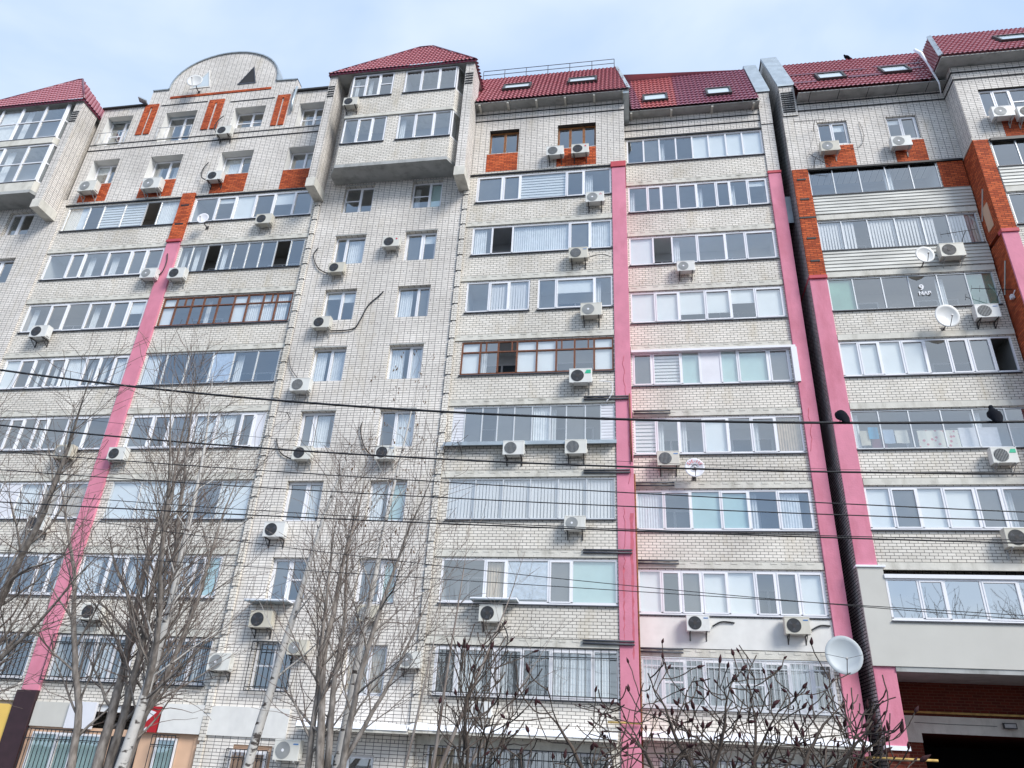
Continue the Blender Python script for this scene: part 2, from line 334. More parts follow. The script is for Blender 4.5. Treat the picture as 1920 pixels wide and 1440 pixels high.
def window(parent, xs, Z0, Z1, Y, cells, style='white', name='window', trans=None, tone=None, depth=1.25, sill=True, glassm=None, fw=.06, inner=True, low=.9, sashes=True):
    """a glazed unit: frame (the part) with glass_pane, blinds or curtains and sill as its children"""
    fm = {'white': M_white, 'alu': M_alu, 'wood': M_wood, 'oak': M_wood2}[style]
    if style == 'alu': fw = .035
    cells = cells.split() if isinstance(cells, str) else cells
    X0, X1 = xs[0], xs[-1]; fr = MB(); D = .06
    fr.box(X0, X1, Y, Y+D, Z0, Z0+fw*1.5); fr.box(X0, X1, Y, Y+D, Z1-fw, Z1)
    fr.box(X0, X0+fw, Y, Y+D, Z0+fw, Z1-fw); fr.box(X1-fw, X1, Y, Y+D, Z0+fw, Z1-fw)
    for x in xs[1:-1]: fr.box(x-fw*.55, x+fw*.55, Y, Y+D, Z0+fw, Z1-fw)
    gp = MB(); cov = {}
    W = lambda nm, mt: cov.setdefault((nm, mt), MB())
    for i, c in enumerate(cells):
        a = xs[i]+(fw if i == 0 else fw*.55); b = xs[i+1]-(fw if i == len(cells)-1 else fw*.55); z0, z1 = Z0+fw, Z1-fw
        if c == 'p':
            mb = W('siding_panel', M_panel); n = 12
            if b-a < .5 and style != 'white':
                for q in range(n): mb.box(a-.02, b+.02, Y+.012, Y+.03, z0+(z1-z0)*q/n, z0+(z1-z0)*(q+.86)/n)
            else: mb.box(a-.01, b+.01, Y+.02, Y+.04, z0, z1)
            continue
        if c == 'o':   # leaf slid or swung open: nothing but its edge
            continue
        sash = sashes and style in ('white', 'oak') and (i % 2 == 1 or c == 'm') and b-a > .35
        if sash:
            s = .045; y = Y-.014
            fr.box(a, b, y, Y+.03, z0, z0+s); fr.box(a, b, y, Y+.03, z1-s, z1); fr.box(a, a+s, y, Y+.03, z0+s, z1-s); fr.box(b-s, b, y, Y+.03, z0+s, z1-s)
            a, b, z0, z1 = a+s, b-s, z0+s, z1-s
        if c == 'd' and style == 'white': fr.box(a, b, Y+.01, Y+.03, (z0+z1)/2, (z0+z1)/2+.05)
        gp.face([(a, Y+.033, z0), (b, Y+.033, z0), (b, Y+.033, z1), (a, Y+.033, z1)])
        yb = Y+.085
        if c == 'm':
            mb = W('insect_screen', M_net); mb.box(a, b, Y+.045, Y+.05, z0, z1)
        elif c == 'b': W('roller_blind', M_blind).box(a-.02, b+.02, yb, yb+.01, z0, z1)
        elif c == 'h': W('roller_blind', M_blind).box(a-.02, b+.02, yb, yb+.01, z1-(z1-z0)*rnd.choice([.2, .32, .45]), z1)
        elif c == 'l': W('roller_blind', M_blind).box(a-.02, b+.02, yb, yb+.01, z1-(z1-z0)*.76, z1)
        elif c == 't': W('teal_blind', M_teal).box(a-.02, b+.02, yb, yb+.01, z0, z1)
        elif c == 'e': W('green_film', M_green).box(a-.02, b+.02, yb, yb+.01, z0, z1)
        elif c == 's':
            mb = W('striped_blind', M_blind); n = 9
            for q in range(n): mb.box(a-.02, b+.02, yb, yb+.01, z0+(z1-z0)*q/n, z0+(z1-z0)*(q+.7)/n)
        elif c == 'f': W('crumpled_foil', M_foil).box(a, b, Y+.05, Y+.06, z0+.1, z1-.04)
        elif c == 'c': pleat(W('curtain', M_curt), a-.02, b-(b-a)*rnd.choice([0, 0, .3]), yb+.04, z0-.02, z1)
        elif c == 'n': pleat(W('warm_curtain', M_curtw), a-.02, b+.02, yb+.04, z0-.02, z1)
        elif c in 'vw':
            mb = W('vertical_blind', M_panel); n = max(3, int((b-a)/.105))
            for q in range(n):
                if c == 'w' and q > n*.45: break
                t = a+(b-a)*(q+.5)/n; k = .044+.010*rnd.random(); s = .018*rnd.uniform(-1, 1)
                mb.face([(t-k-s*.3, yb-.01, z0), (t+k*.75, yb+.03, z0), (t+k, yb+.02, z1), (t-k, yb, z1)])
        if c in 'gd' and rnd.random() < .3 and style != 'oak':
            pleat(W('curtain', M_curt), a-.02, a+(b-a)*.3, yb+.2, z0-.02, z1)
    if trans:
        zt = Z0+(Z1-Z0)*trans[0]; fr.box(X0+fw, X1-fw, Y-.006, Y+D-.006, zt-fw*.45, zt+fw*.45)
        for x in trans[1:]: fr.box(x-.025, x+.025, Y-.004, Y+D-.002, zt+fw*.45, Z1-fw)
    f = fr.build(name, fm, parent)
    if gp.f: gp.build('glazing', glassm or M_glass, f)
    for (nm, mt), mb in cov.items():
        if mb.f: mb.build(nm, mt, f)
    if sill:
        sm = MB(); sm.box(X0-.03, X1+.03, Y-.085, Y+.01, Z0-.03, Z0-.008); sm.box(X0-.03, X1+.03, Y-.085, Y-.075, Z0-.045, Z0-.03); sm.build('window_sill', M_sill, f)
    room(parent, X0, X1, Z0, Z1, Y+.07, depth, tone, inner, low)
    return f

def tile_roof(name, mats, el, er, rl, rr, parent, matf=None, row=.36, px=.19):
    """pressed metal tile: waves across the slope, a step at every row. el, er eave ends; rl, rr ridge ends"""
    el, er, rl, rr = map(Vector, (el, er, rl, rr)); U = (er-el).normalized(); mid = ((rl+rr)/2-(el+er)/2)
    S = (mid-U*mid.dot(U)); H = S.length; S.normalize(); Nn = U.cross(S); 
    if Nn.y > 0 and abs(Nn.y) > abs(Nn.x): Nn = -Nn
    if Nn.z < 0: Nn = -Nn
    uL0, uR0 = 0, (er-el).dot(U); uL1, uR1 = (rl-el).dot(U), (rr-el).dot(U)
    lo, hi = min(uL0, uL1), max(uR0, uR1); n = int((hi-lo)/(px/6)); mb = MB(); prev = None
    nr = int(math.ceil(H/row)); rows = []
    for k in range(nr): rows += [(min(k*row, H), .055), (min((k+1)*row, H)-.001, .0)]
    def vrow(h, lift):
        t = h/H; a = uL0+(uL1-uL0)*t; b = uR0+(uR1-uR0)*t; n0 = len(mb.v)
        for i in range(n+1):
            u = min(max(lo+(hi-lo)*i/n, a), b); ph = math.sin(2*math.pi*u/px)
            mb.v.append(tuple(el+U*u+S*(h-.04*ph)+Nn*(lift+.028*ph)))
        return n0
    def strip(p0, p1, t, sm):
        for i in range(n):
            if (Vector(mb.v[p0+i])-Vector(mb.v[p0+i+1])).length < 1e-4 and (Vector(mb.v[p1+i])-Vector(mb.v[p1+i+1])).length < 1e-4: continue
            mb.f.append((p0+i, p0+i+1, p1+i+1, p1+i)); mb.m.append(matf(el+U*(lo+(hi-lo)*i/n), t) if matf else 0); mb.sm.append(sm)
    for k in range(nr):
        h0, h1 = min(k*row, H), min((k+1)*row, H)
        if k: strip(vrow(h0, 0), vrow(h0, .06), k/nr, False)
        strip(vrow(h0, .06), vrow(h1, 0), k/nr, True)
    return mb.build(name, mats, parent)

def skylight(parent, x, ze, xw, h, eave, ridge, u_off=0):
    """roof window lying in a slope that climbs from (Y,Z)=eave to ridge"""
    (y0, z0), (y1, z1) = eave, ridge; s = Vector((0, y1-y0, z1-z0)).normalized(); nrm = Vector((0, -s.z, s.y)); base = Vector((x, y0+(y1-y0)*(ze-z0)/(z1-z0), ze))+nrm*.07
    fr = MB()
    def slab(mb, a, b, c, d, t0, t1, m=0):
        P = [base+Vector((1, 0, 0))*u+s*v+nrm*t for t in (t0, t1) for (u, v) in ((a, c), (b, c), (b, d), (a, d))]; n = len(mb.v); mb.v += [tuple(p) for p in P]
        for f in ((0,3,2,1),(4,5,6,7),(0,1,5,4),(1,2,6,5),(2,3,7,6),(3,0,4,7)): mb.f.append(tuple(n+i for i in f)); mb.m.append(m); mb.sm.append(False)
    w = .09
    slab(fr, 0, xw, 0, w, -.1, .08); slab(fr, 0, xw, h-w, h, -.1, .08); slab(fr, 0, w, w, h-w, -.1, .08); slab(fr, xw-w, xw, w, h-w, -.1, .08)
    f = fr.build('skylight', M_brkd, parent); gm = MB(); slab(gm, w, xw-w, w, h-w, 0, .03); gm.build('glazing', M_skyg, f)
    return f
M_skyg = principled('skylight_glass', (.55, .62, .66), .08, spec=.9)

# ------------------------------------------------------------------ the two blocks of flats
Y0, YC, YE, YF = 24.1, 25.4, 25.0, 24.0
zk = lambda k: 25.8-2.8*k
ZH = 1.46
WIN = [
('A1',1,[-26.58,-25.44,-24.68,-23.56,-22.42,-21.68,-20.68],'c g s s o c'),
('A1',2,[-26.6,-25.42,-24.69,-23.51,-22.32,-21.55,-20.68],'g m g g m g'),
('A1',3,[-26.58,-25.43,-24.56,-23.51,-22.39,-21.53,-20.68],'g g g g m h'),
('A1',4,[-26.6,-25.85,-25.13,-24.39,-23.64,-22.71,-22.01,-21.37,-20.68],'b g g g c g g c'),
('A1',5,[-26.24,-25.20,-24.57,-23.98,-23.45,-22.54,-21.59,-20.68],'g g g g g m g'),
('A1',6,[-25.78,-24.48,-23.62,-22.59,-21.73,-20.68],'g p c n n'),
('A1',7,[-25.32,-23.52,-22.53,-21.72,-21.11,-20.72],'g g g h g'),
('A1',8,[-25.4,-23.9,-22.5,-20.8],'g m g'),
('A2',1,[-19.93,-18.77,-17.82,-16.87,-15.90,-14.95,-14.00],'g h b g h g'),
('A2',2,[-19.90,-19.30,-18.58,-17.93,-17.27,-16.61,-15.98,-15.28,-14.61,-13.97],'g g o g g g g o g'),
('A2',3,[-19.93,-19.30,-18.56,-18.02,-17.33,-16.61,-15.98,-15.28,-14.67,-13.96],'b g g g g b c c c'),
('A2',4,[-19.93,-18.98,-18.00,-16.90,-15.97,-14.94,-13.98],'c g g f g g'),
('A2',5,[-19.71,-18.73,-17.98,-16.97,-15.97,-14.99,-14.42,-13.98],'m g m c c g p'),
('A2',6,[-19.66,-18.46,-17.27,-16.20,-15.15,-13.95],'b b b m b'),
('A2',7,[-19.93,-18.85,-18.13,-17.09,-16.28,-15.47,-15.03,-14.43],'c g g m c g t'),
('A2',8,[-19.90,-18.99,-18.39,-17.69,-16.90],'g g c g'),('A2',8,[-16.0,-15.41,-14.78,-14.1],'m m g'),
('B',1,[-6.46,-5.30,-4.53,-2.55,-1.79,-0.65],'m m s g g'),
('B',2,[-6.45,-5.61,-4.74,-2.38,-1.52,-0.65],'c o c m c'),
('B',3,[-6.49,-5.56,-4.74,-3.91],'g v v'),('B',3,[-3.59,-2.88,-1.34,-0.66],'g h g'),
('B',4,[-6.47,-5.73,-5.03,-4.30,-3.54,-2.80,-2.11,-1.38,-0.66],'b g o b b g g b'),
('B',5,[-6.56,-6.12,-5.46,-4.89,-4.27,-3.62,-2.95,-2.38,-1.70,-1.15,-.66],'p m g m m c g m g p'),
('B',6,[-6.48,-5.52,-4.54,-3.58,-2.61,-1.64,-0.69],'v v v v v v'),
('B',7,[-6.47,-4.99,-4.26,-2.87,-2.11,-0.65],'g n f m t'),
('B',8,[-6.43,-5.69,-4.50,-4.38,-3.61,-2.75,-1.42,-0.66],'m c p g g c c'),
('C',0,[0.04,0.79,1.49,2.22,2.94,3.65,4.40,5.11,5.96],'g m g g b b b b'),
('C',1,[0.05,0.86,1.48,2.15,2.97,3.76,4.36,5.07,5.91],'g g g g g g g h'),
('C',2,[0.03,1.01,1.79,2.79,3.95,4.72,5.92],'b o g g g g'),
('C',3,[0.02,0.98,1.93,2.93,3.92,4.84,5.92],'b b l l h b'),
('C',4,[0.0,0.77,1.86,2.54,3.32,3.93,5.06,5.83],'m s t p t t m'),
('C',5,[0.00,0.80,1.65,2.48,3.37,4.17,5.02,5.92],'s g g b g g n'),
('C',6,[0.0,0.94,1.89,2.88,3.84,4.78,5.90],'c g t t g c'),
('C',7,[0.0,0.75,1.39,2.07,2.90,3.76,4.43,5.11,5.92],'b g m b b g m b'),
('C',8,[0.03,0.67,1.40,1.96,2.83,3.77,4.54,5.15,5.83],'c d g g d g c d'),
]
WINE = [
('E',1,[7.50,8.44,9.46,10.49,11.43,12.46],'g g g g g'),
('E',2,[7.50,8.40,9.38,10.39,11.37,12.31,13.36],'v w v v w v'),
('E',3,[7.50,8.40,9.43,10.38,11.39,12.38,13.32],'e g g g g e'),
('E',4,[7.50,8.15,8.87,9.61,10.41,11.15,11.84,12.59,13.29],'b b b b g g m o'),
('E',5,[7.50,8.39,9.37,10.40,11.42,12.42,13.34],'g g g g g g'),
('E',6,[7.50,8.28,9.11,9.89,10.86,11.64,13.0],'b m b b m g'),
]
STY = {('A2',2):'alu', ('A2',3):'wood', ('A2',4):'alu', ('A1',1):'alu', ('B',4):'wood', ('B',5):'alu', ('B',6):'alu', ('A1',4):'white', ('C',5):'white', ('E',1):'alu', ('E',2):'alu', ('E',3):'alu', ('E',5):'alu', ('A2',6):'alu'}
TRN = {('A2',3):(.68,-18.9,-17.3,-16.0,-14.9), ('B',4):(.68,-5.5,-4.5,-3.54,-2.6,-1.6)}
TONE = {('B',4):2, ('A2',2):3, ('A2',4):3, ('A2',3):1, ('C',5):2, ('C',6):2, ('E',3):0, ('E',1):1, ('E',5):1, ('B',5):1, ('B',3):2, ('C',0):1, ('C',1):1}

LB = empty('apartment_building', (-10, Y0, 0), 'long pale brick block of flats with a rounded gable, left of the narrow gap', 'apartment building')
EB = empty('apartment_building', (10, YE, 0), 'pale brick block of flats with orange brick corner piers, right of the narrow gap', 'apartment building')

def holes_for(bay, wins): return [(w[2][0], w[2][-1], zk(w[1]), zk(w[1])+ZH) for w in wins if w[0] == bay]
def slabs(parent, X0, X1, Y, ks, dz=0):
    for k in ks:
        z = zk(k)+ZH+.02
        mb = MB(); mb.box(X0, X1, Y-.05, Y+.02, z+.03, z+.26, 0); mb.box(X0+.01, X1-.01, Y-.02, Y+.02, z+.26, z+.285, 1)  # second box: thin dark strip along the slab's top edge
        for i in range(int((X1-X0)/.42)):                           # rough scalloped top of the slab edge
            x = X0+.1+.42*i+rnd.uniform(-.05, .05); mb.box(x, x+.2, Y-.062, Y-.045, z+.17+rnd.uniform(0, .03), z+.245, 0)
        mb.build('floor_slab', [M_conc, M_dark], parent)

# --- bays A, B, C with their loggias
rev = [M_run, M_run]
wall('brick_wall', rev, Y0, -26.78, -20.63, 2.9, 24.72, holes_for('A1', WIN), LB, .1)
wall('brick_wall', rev, Y0, -19.98, -13.75, 2.9, 24.72, holes_for('A2', WIN), LB, .1)
GB = [(-6.4, -5.6, .55, 2.0), (-5.4, -3.2, .55, 2.0), (-3.0, -.9, .55, 2.0)]
wall('brick_wall', rev, Y0, -6.83, -.62, 0, 24.72, holes_for('B', WIN)+[(-6.4, -.9, .55, 2.02)], LB, .1)
wall('brick_wall', [M_run, M_run], YC, -.05, 5.98, 0, 27.32, [h for h in holes_for('C', WIN)]+[(.5, 5.6, .55, 2.02)], LB, .1)
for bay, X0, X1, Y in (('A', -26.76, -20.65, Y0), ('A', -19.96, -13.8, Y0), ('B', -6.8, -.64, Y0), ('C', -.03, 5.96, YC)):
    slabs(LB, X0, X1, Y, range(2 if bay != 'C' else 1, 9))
# dark roof edge over the top loggias
for X0, X1, Y in ((-26.8, -20.5, Y0), (-20.1, -13.6, Y0), (-6.85, -.6, Y0)):
    mb = MB(); mb.box(X0, X1, Y-.06, Y+.02, 24.52, 24.59); mb.build('roof_edge_trim', M_black, LB)
mb = MB(); mb.box(-.04, 5.97, YC-.07, YC+.02, 27.28, 27.36); mb.build('roof_edge_trim', M_black, LB)
for bay, k, xs, cells in WIN:
    Y = YC if bay == 'C' else Y0
    f = window(LB, xs, zk(k), zk(k)+ZH, Y+.015, cells, STY.get((bay, k), 'white'), 'balcony_window', TRN.get((bay, k)), TONE.get((bay, k)), sashes=(k != 0))
    if (bay, k) == ('B', 5):
        m = MB(); m.box(-6.75, -.6, Y0-.28, Y0, zk(5)-.1, zk(5)-.035); m.box(-6.75, -.6, Y0-.28, Y0-.26, zk(5)-.17, zk(5)-.1); m.build('zinc_ledge', M_flash, LB)
    if (bay, k) == ('C', 4):
        m = MB(); m.box(-.02, 6.05, YC-.16, YC+.0, zk(4)+ZH-.05, zk(4)+ZH+.04); m.box(5.88, 6.08, YC-.16, YC, zk(4)-.04, zk(4)+ZH-.05); m.build('pvc_surround', M_white, LB)
# blinds in the top-floor C loggia etc. come from the table; C row 7 parapet is plastered white
m = MB(); m.box(0, 5.97, YC-.03, YC+.02, zk(8)+ZH+.31, zk(7)-.07); m.build('plastered_parapet', M_plaster, LB)

# --- bay T: flat wall with two windows per floor
TW = [(-12.52, -11.13, [.52, .34, .52, .52, .38, .55, .48, .48]), (-9.37, -7.98, [.56, .54, .6, .6, .42, .5, .6, .55])]
TC = {0: ['d g', 'g c', 'h h', 'c c', 'm c', 'm c', 'm d', 'd d'], 1: ['d t', 'm h', 'c m', 'c c', 'g c', 'c t', 'm t', 'n n']}
hT = [(a, b, zk(k)-.1, zk(k)+1.42) for a, b, _ in TW for k in range(1, 9)]+[(-12.6, -11.3, .45, 1.75), (-9.8, -8.0, .35, 1.65)]
wall('brick_wall', [M_stk, M_run], Y0-.08, -13.75, -6.83, 0, 24.9, hT, LB, .2)
for s, (a, b, fr_) in enumerate(TW):
    for k in range(1, 9):
        x = a+(b-a)*fr_[k-1]
        window(LB, [a, x, b], zk(k)-.1, zk(k)+1.42, Y0+.10, TC[s][k-1], 'white', 'window', (.55, ) if False else None, rnd.choice([1, 3, 3]), 2.2, glassm=M_glass, inner=False, low=.3)
        if k in (1, 2, 4, 5): 
            m = MB(); m.box(a-.02, b+.02, Y0-.09, Y0+.09, zk(k)+1.421, zk(k)+1.47); m.build('lintel', M_soff, LB)
window(LB, [-12.6, -12.0, -11.3], .45, 1.75, Y0+.05, 'g g', inner=False)
window(LB, [-9.8, -8.9, -8.0], .35, 1.65, Y0+.08, 'd d', inner=False)
# corbelled brick strips where bay T meets its neighbours
for x, w_ in ((-13.78, .22), (-6.98, .22)):
    mb = MB()
    for i in range(31):
        z = 24.1-.8*i
        mb.box(x, x+w_, Y0-.16, Y0-.082, z-.7, z)
        mb.box(x+.05, x+w_-.04, Y0-.13, Y0-.082, z-.8, z-.7)
    mb.build('brick_pilaster', M_run, LB)

# --- piers
def pier(parent, X0, X1, Y, back, z0, z1, mt, name, inset=0):
    mb = MB(); mb.box(X0, X1, Y, back, z0, z1); return mb.build(name, mt, parent, .01)
pier(LB, -20.63, -19.98, Y0-.12, Y0+.3, 22.0, 24.74, M_org, 'brick_pier')
pier(LB, -20.66, -19.95, Y0-.17, Y0+.3, 21.86, 21.995, M_pinkd, 'pier_cap')
pier(LB, -20.63, -19.98, Y0-.10, Y0+.3, 3.05, 21.855, M_pink, 'painted_pier')
pier(LB, -20.75, -19.98, Y0-.14, Y0+.3, 0, 3.045, M_maroon, 'pier_base')
for z in (23.95, 22.85):
    m = MB(); m.box(-20.52, -20.1, Y0-.128, Y0-.10, z, z+.09); m.build('pier_slot', M_black, LB)
pier(LB, -.62, -.05, Y0-.05, YC+.2, 0, 24.42, M_pink, 'painted_pier')
pier(LB, -.66, -.02, Y0-.1, YC+.2, 24.425, 24.72, M_pinkd, 'pier_cap')
pier(LB, 5.98, 6.5, YC-.1, YC+8, 2.3, 24.6, M_pink, 'painted_pier')
pier(LB, 5.96, 6.52, YC-.13, YC+8, 24.605, 24.74, M_pinkd, 'pier_cap')
pier(LB, 5.98, 6.5, YC-.08, YC+8, 0, 2.295, M_orgk, 'pier_base')
pier(LB, 5.985, 6.5, YC-.06, YC+8, 24.745, 29.4, M_stk, 'brick_column')
mb = MB()
for i in range(11): mb.box(6.02, 6.47, YC-.085, YC-.061, 28.05+.13*i, 28.10+.13*i)
mb.build('brick_corbels', M_dark, LB)

cr_ = random.Random(4)
for (x0, za, zb, yy) in ((-.28, 15.2, 10.2, Y0-.053), (-.4, 9.4, 7.2, Y0-.053), (6.2, 13.5, 11.8, YC-.103)):   # cracks in the painted render
    P_ = []; xx = x0; z_ = za
    while z_ > zb: P_.append((xx, yy, z_)); xx += cr_.uniform(-.045, .05); xx = min(max(xx, x0-.15), x0+.15); z_ -= cr_.uniform(.08, .2)
    m = MB(); m.tube(P_, .007, 4); m.build('render_crack', M_pinkd, LB)
for (a, b, za, zb) in ((-.22, -.1, 9.2, 4.6), (-.48, -.42, 7.4, 5.0), (-.16, -.09, 12.6, 11.3)):                       # rust-red seepage below the pipes
    m = MB(); n_ = 24; L_ = [(a+cr_.uniform(-.02, .02), za+(zb-za)*i/n_) for i in range(n_+1)]; Rr_ = [(b-(b-a)*.7*i/n_+cr_.uniform(-.02, .02), za+(zb-za)*i/n_) for i in range(n_+1)]
    for i in range(n_): m.face([(L_[i][0], Y0-.0515, L_[i][1]), (L_[i+1][0], Y0-.0515, L_[i+1][1]), (max(Rr_[i+1][0], L_[i+1][0]+.01), Y0-.0515, L_[i+1][1]), (max(Rr_[i][0], L_[i][0]+.01), Y0-.0515, L_[i][1])])
    m.build('seepage_stain', M_seep, LB)
# --- upper storeys of A with the rounded gable
opA = [(-26.33, -24.85, 25.9, 27.47), (-23.14, -21.38, 25.85, 27.42), (-19.35, -17.64, 25.85, 27.32), (-15.85, -14.43, 25.84, 27.25),
       (-26.52, -25.04, 28.45, 30.48), (-23.17, -21.42, 28.4, 30.42), (-19.35, -17.66, 28.86, 30.28), (-15.85, -14.47, 28.62, 30.17)]
wall('brick_wall', [M_stk, M_plaster], Y0, -26.9, -13.7, 24.72, 31.05, opA, LB, .45)
fracs = [.5, .5, .55, .52, .55, .5, .5, .5]
for i, (a, b, c, d) in enumerate(opA):
    window(LB, [a+.02, a+(b-a)*fracs[i], b-.02], c+.02, d-.02, Y0+.40, ['h g', 'g g', 'c h', 'g h', 'd c', 'g g', 'd d', 'd d'][i], 'white', 'window', tone=3 if i > 5 else 1, depth=2, inner=False, low=.2)
for a, b, z in ((-26.45, -25.1, 29.25), (-23.1, -21.5, 29.25)):
    m = MB(); m.tube([(a-.15, Y0-.1, z), (b+.15, Y0-.1, z)], .018); m.tube([(a-.15, Y0-.1, z-.75), (b+.15, Y0-.1, z-.75)], .014)
    for q in range(5): x = a-.1+(b-a+.2)*q/4; m.tube([(x, Y0-.1, z), (x, Y0-.1, z-.75)], .012)
    m.build('window_railing', M_alu, LB)
for a, b, c, d in ((-26.33, -24.82, 24.76, 25.86), (-23.14, -21.34, 24.76, 25.8), (-19.37, -17.62, 24.7, 25.82), (-15.85, -14.41, 24.66, 25.8)):
    m = MB(); m.box(a, b, Y0-.012, Y0+.1, c, d); m.build('orange_brick_panel', M_org, LB)
for a, b, c, d in ((-24.5, -23.75, 29.0, 31.1), (-20.88, -20.05, 28.95, 31.0), (-17.13, -16.47, 28.8, 30.88)):   # paired orange strips
    m = MB(); w_ = (b-a); m.box(a, a+w_*.42, Y0-.05, Y0+.1, c, d-.22); m.box(b-w_*.42, b, Y0-.05, Y0+.1, c, d-.22); m.box(a, b, Y0-.05, Y0+.1, d-.219, d)
    m.build('orange_brick_strip', M_org, LB)
for z in (28.12, 28.5):
    m = MB(); m.box(-26.9, -13.9, Y0-.03, Y0-.002, z, z+.035); m.build('string_course', M_dark, LB)
for x0, x1, z in ((-23.6, -21.0, 30.95), (-19.7, -17.3, 30.75)):
    m = MB(); m.box(x0, x1, Y0-.03, Y0-.002, z, z+.035); m.build('string_course', M_dark, LB)
# gable
def gable():
    mb = MB(); pts = [(-24.4, 31.05), (-24.4, 32.1), (-23.45, 32.1)]
    cx, rx, rz = -20.46, 3.0, 2.36
    for i in range(1, 24):
        t = math.pi*(1-i/24); pts.append((cx+rx*math.cos(t), 32.1+rz*math.sin(t)**.92))
    pts += [(-17.46, 31.95), (-16.3, 31.9), (-16.3, 31.05)]
    n = len(pts)
    # front as strips from the base line
    xs = [p for p in pts]
    for i in range(1, n-2):
        a, b = xs[i], xs[i+1]
        if abs(a[0]-b[0]) < 1e-6: continue
        mb.face([(a[0], Y0, 31.05), (b[0], Y0, 31.05), (b[0], Y0, b[1]), (a[0], Y0, a[1])]); mb.face([(a[0], Y0+.45, 31.05), (a[0], Y0+.45, a[1]), (b[0], Y0+.45, b[1]), (b[0], Y0+.45, 31.05)])
    for i in range(n-1):
        a, b = pts[i], pts[i+1]; mb.face([(a[0], Y0, a[1]), (b[0], Y0, b[1]), (b[0], Y0+.45, b[1]), (a[0], Y0+.45, a[1])])
    mb.build('gable_wall', M_stk, LB)
    cp_ = MB()
    for i in range(1, n-2):
        a, b = pts[i], pts[i+1]; d = Vector((b[0]-a[0], 0, b[1]-a[1]))
        if d.length < .02: continue
        nn = Vector((-d.z, 0, d.x)).normalized()*.06
        if nn.z < 0 and abs(d.x) > .01: nn = -nn
        A = Vector((a[0], 0, a[1])); B = Vector((b[0], 0, b[1])); y0, y1 = Y0-.07, Y0+.5
        P = [A, B, B+nn, A+nn]; cp_.face([(p.x, y0, p.z) for p in P]); cp_.face([(P[2].x, y0, P[2].z), (P[3].x, y0, P[3].z), (P[3].x, y1, P[3].z), (P[2].x, y1, P[2].z)]); cp_.face([(A.x, y0, A.z), (A.x, y1, A.z), (B.x, y1, B.z), (B.x, y0, B.z)])
    cp_.build('gable_coping', M_flash, LB)
gable()
m = MB(); m.box(-23.25, -17.65, Y0-.035, Y0, 31.42, 31.56); m.build('orange_brick_band', M_org, LB)
def tri_window(P, mt_r, mt_g, nm):
    mb = MB(); A, B, T = [Vector(p) for p in P]; c = (A+B+T)/3; n = 3; Q = [A, B, T]
    inner = [c+(q-c)*.84 for q in Q]
    for i in range(3):
        a, b, ai, bi = Q[i], Q[(i+1) % 3], inner[i], inner[(i+1) % 3]
        mb.face([(a.x, Y0-.03, a.y), (b.x, Y0-.03, b.y), (bi.x, Y0-.03, bi.y), (ai.x, Y0-.03, ai.y)])
        mb.face([(a.x, Y0-.03, a.y), (a.x, Y0+.02, a.y), (b.x, Y0+.02, b.y), (b.x, Y0-.03, b.y)])
        mb.face([(ai.x, Y0-.03, ai.y), (bi.x, Y0-.03, bi.y), (bi.x, Y0-.008, bi.y), (ai.x, Y0-.008, ai.y)])
    f = mb.build(nm, mt_r, LB); g = MB(); g.face([(q.x, Y0-.01, q.y) for q in inner]); g.build('glazing', mt_g, f)
tri_window([(-22.3, 32.02), (-21.15, 32.02), (-21.5, 33.35)], M_plaster, M_skyg, 'triangular_window')
tri_window([(-19.62, 31.98), (-18.6, 31.98), (-18.95, 33.25)], M_greyp, M_dark, 'triangular_window')
m = MB(); m.box(-26.95, -24.4, Y0-.12, Y0+.6, 31.05, 31.13); m.box(-16.3, -13.6, Y0-.12, Y0+.6, 31.0, 31.1); m.build('parapet_coping', M_dark, LB)
m = MB(); m.box(-26.9, -13.7, Y0+.31, 36, 30.4, 30.6); m.build('flat_roof', M_flash, LB)
m = MB(); m.tube([(-16.15, Y0-.12, 31.25), (-16.2, Y0-.14, 30.2), (-16.15, Y0-.1, 29.6)], .06, 8); m.build('downpipe', M_flash, LB)
m = MB(); m.obox((-24.85, Y0-.25, 31.35), (-24.45, Y0-.1, 31.2), .35, .06); m.build('loose_flashing', M_flash, LB)

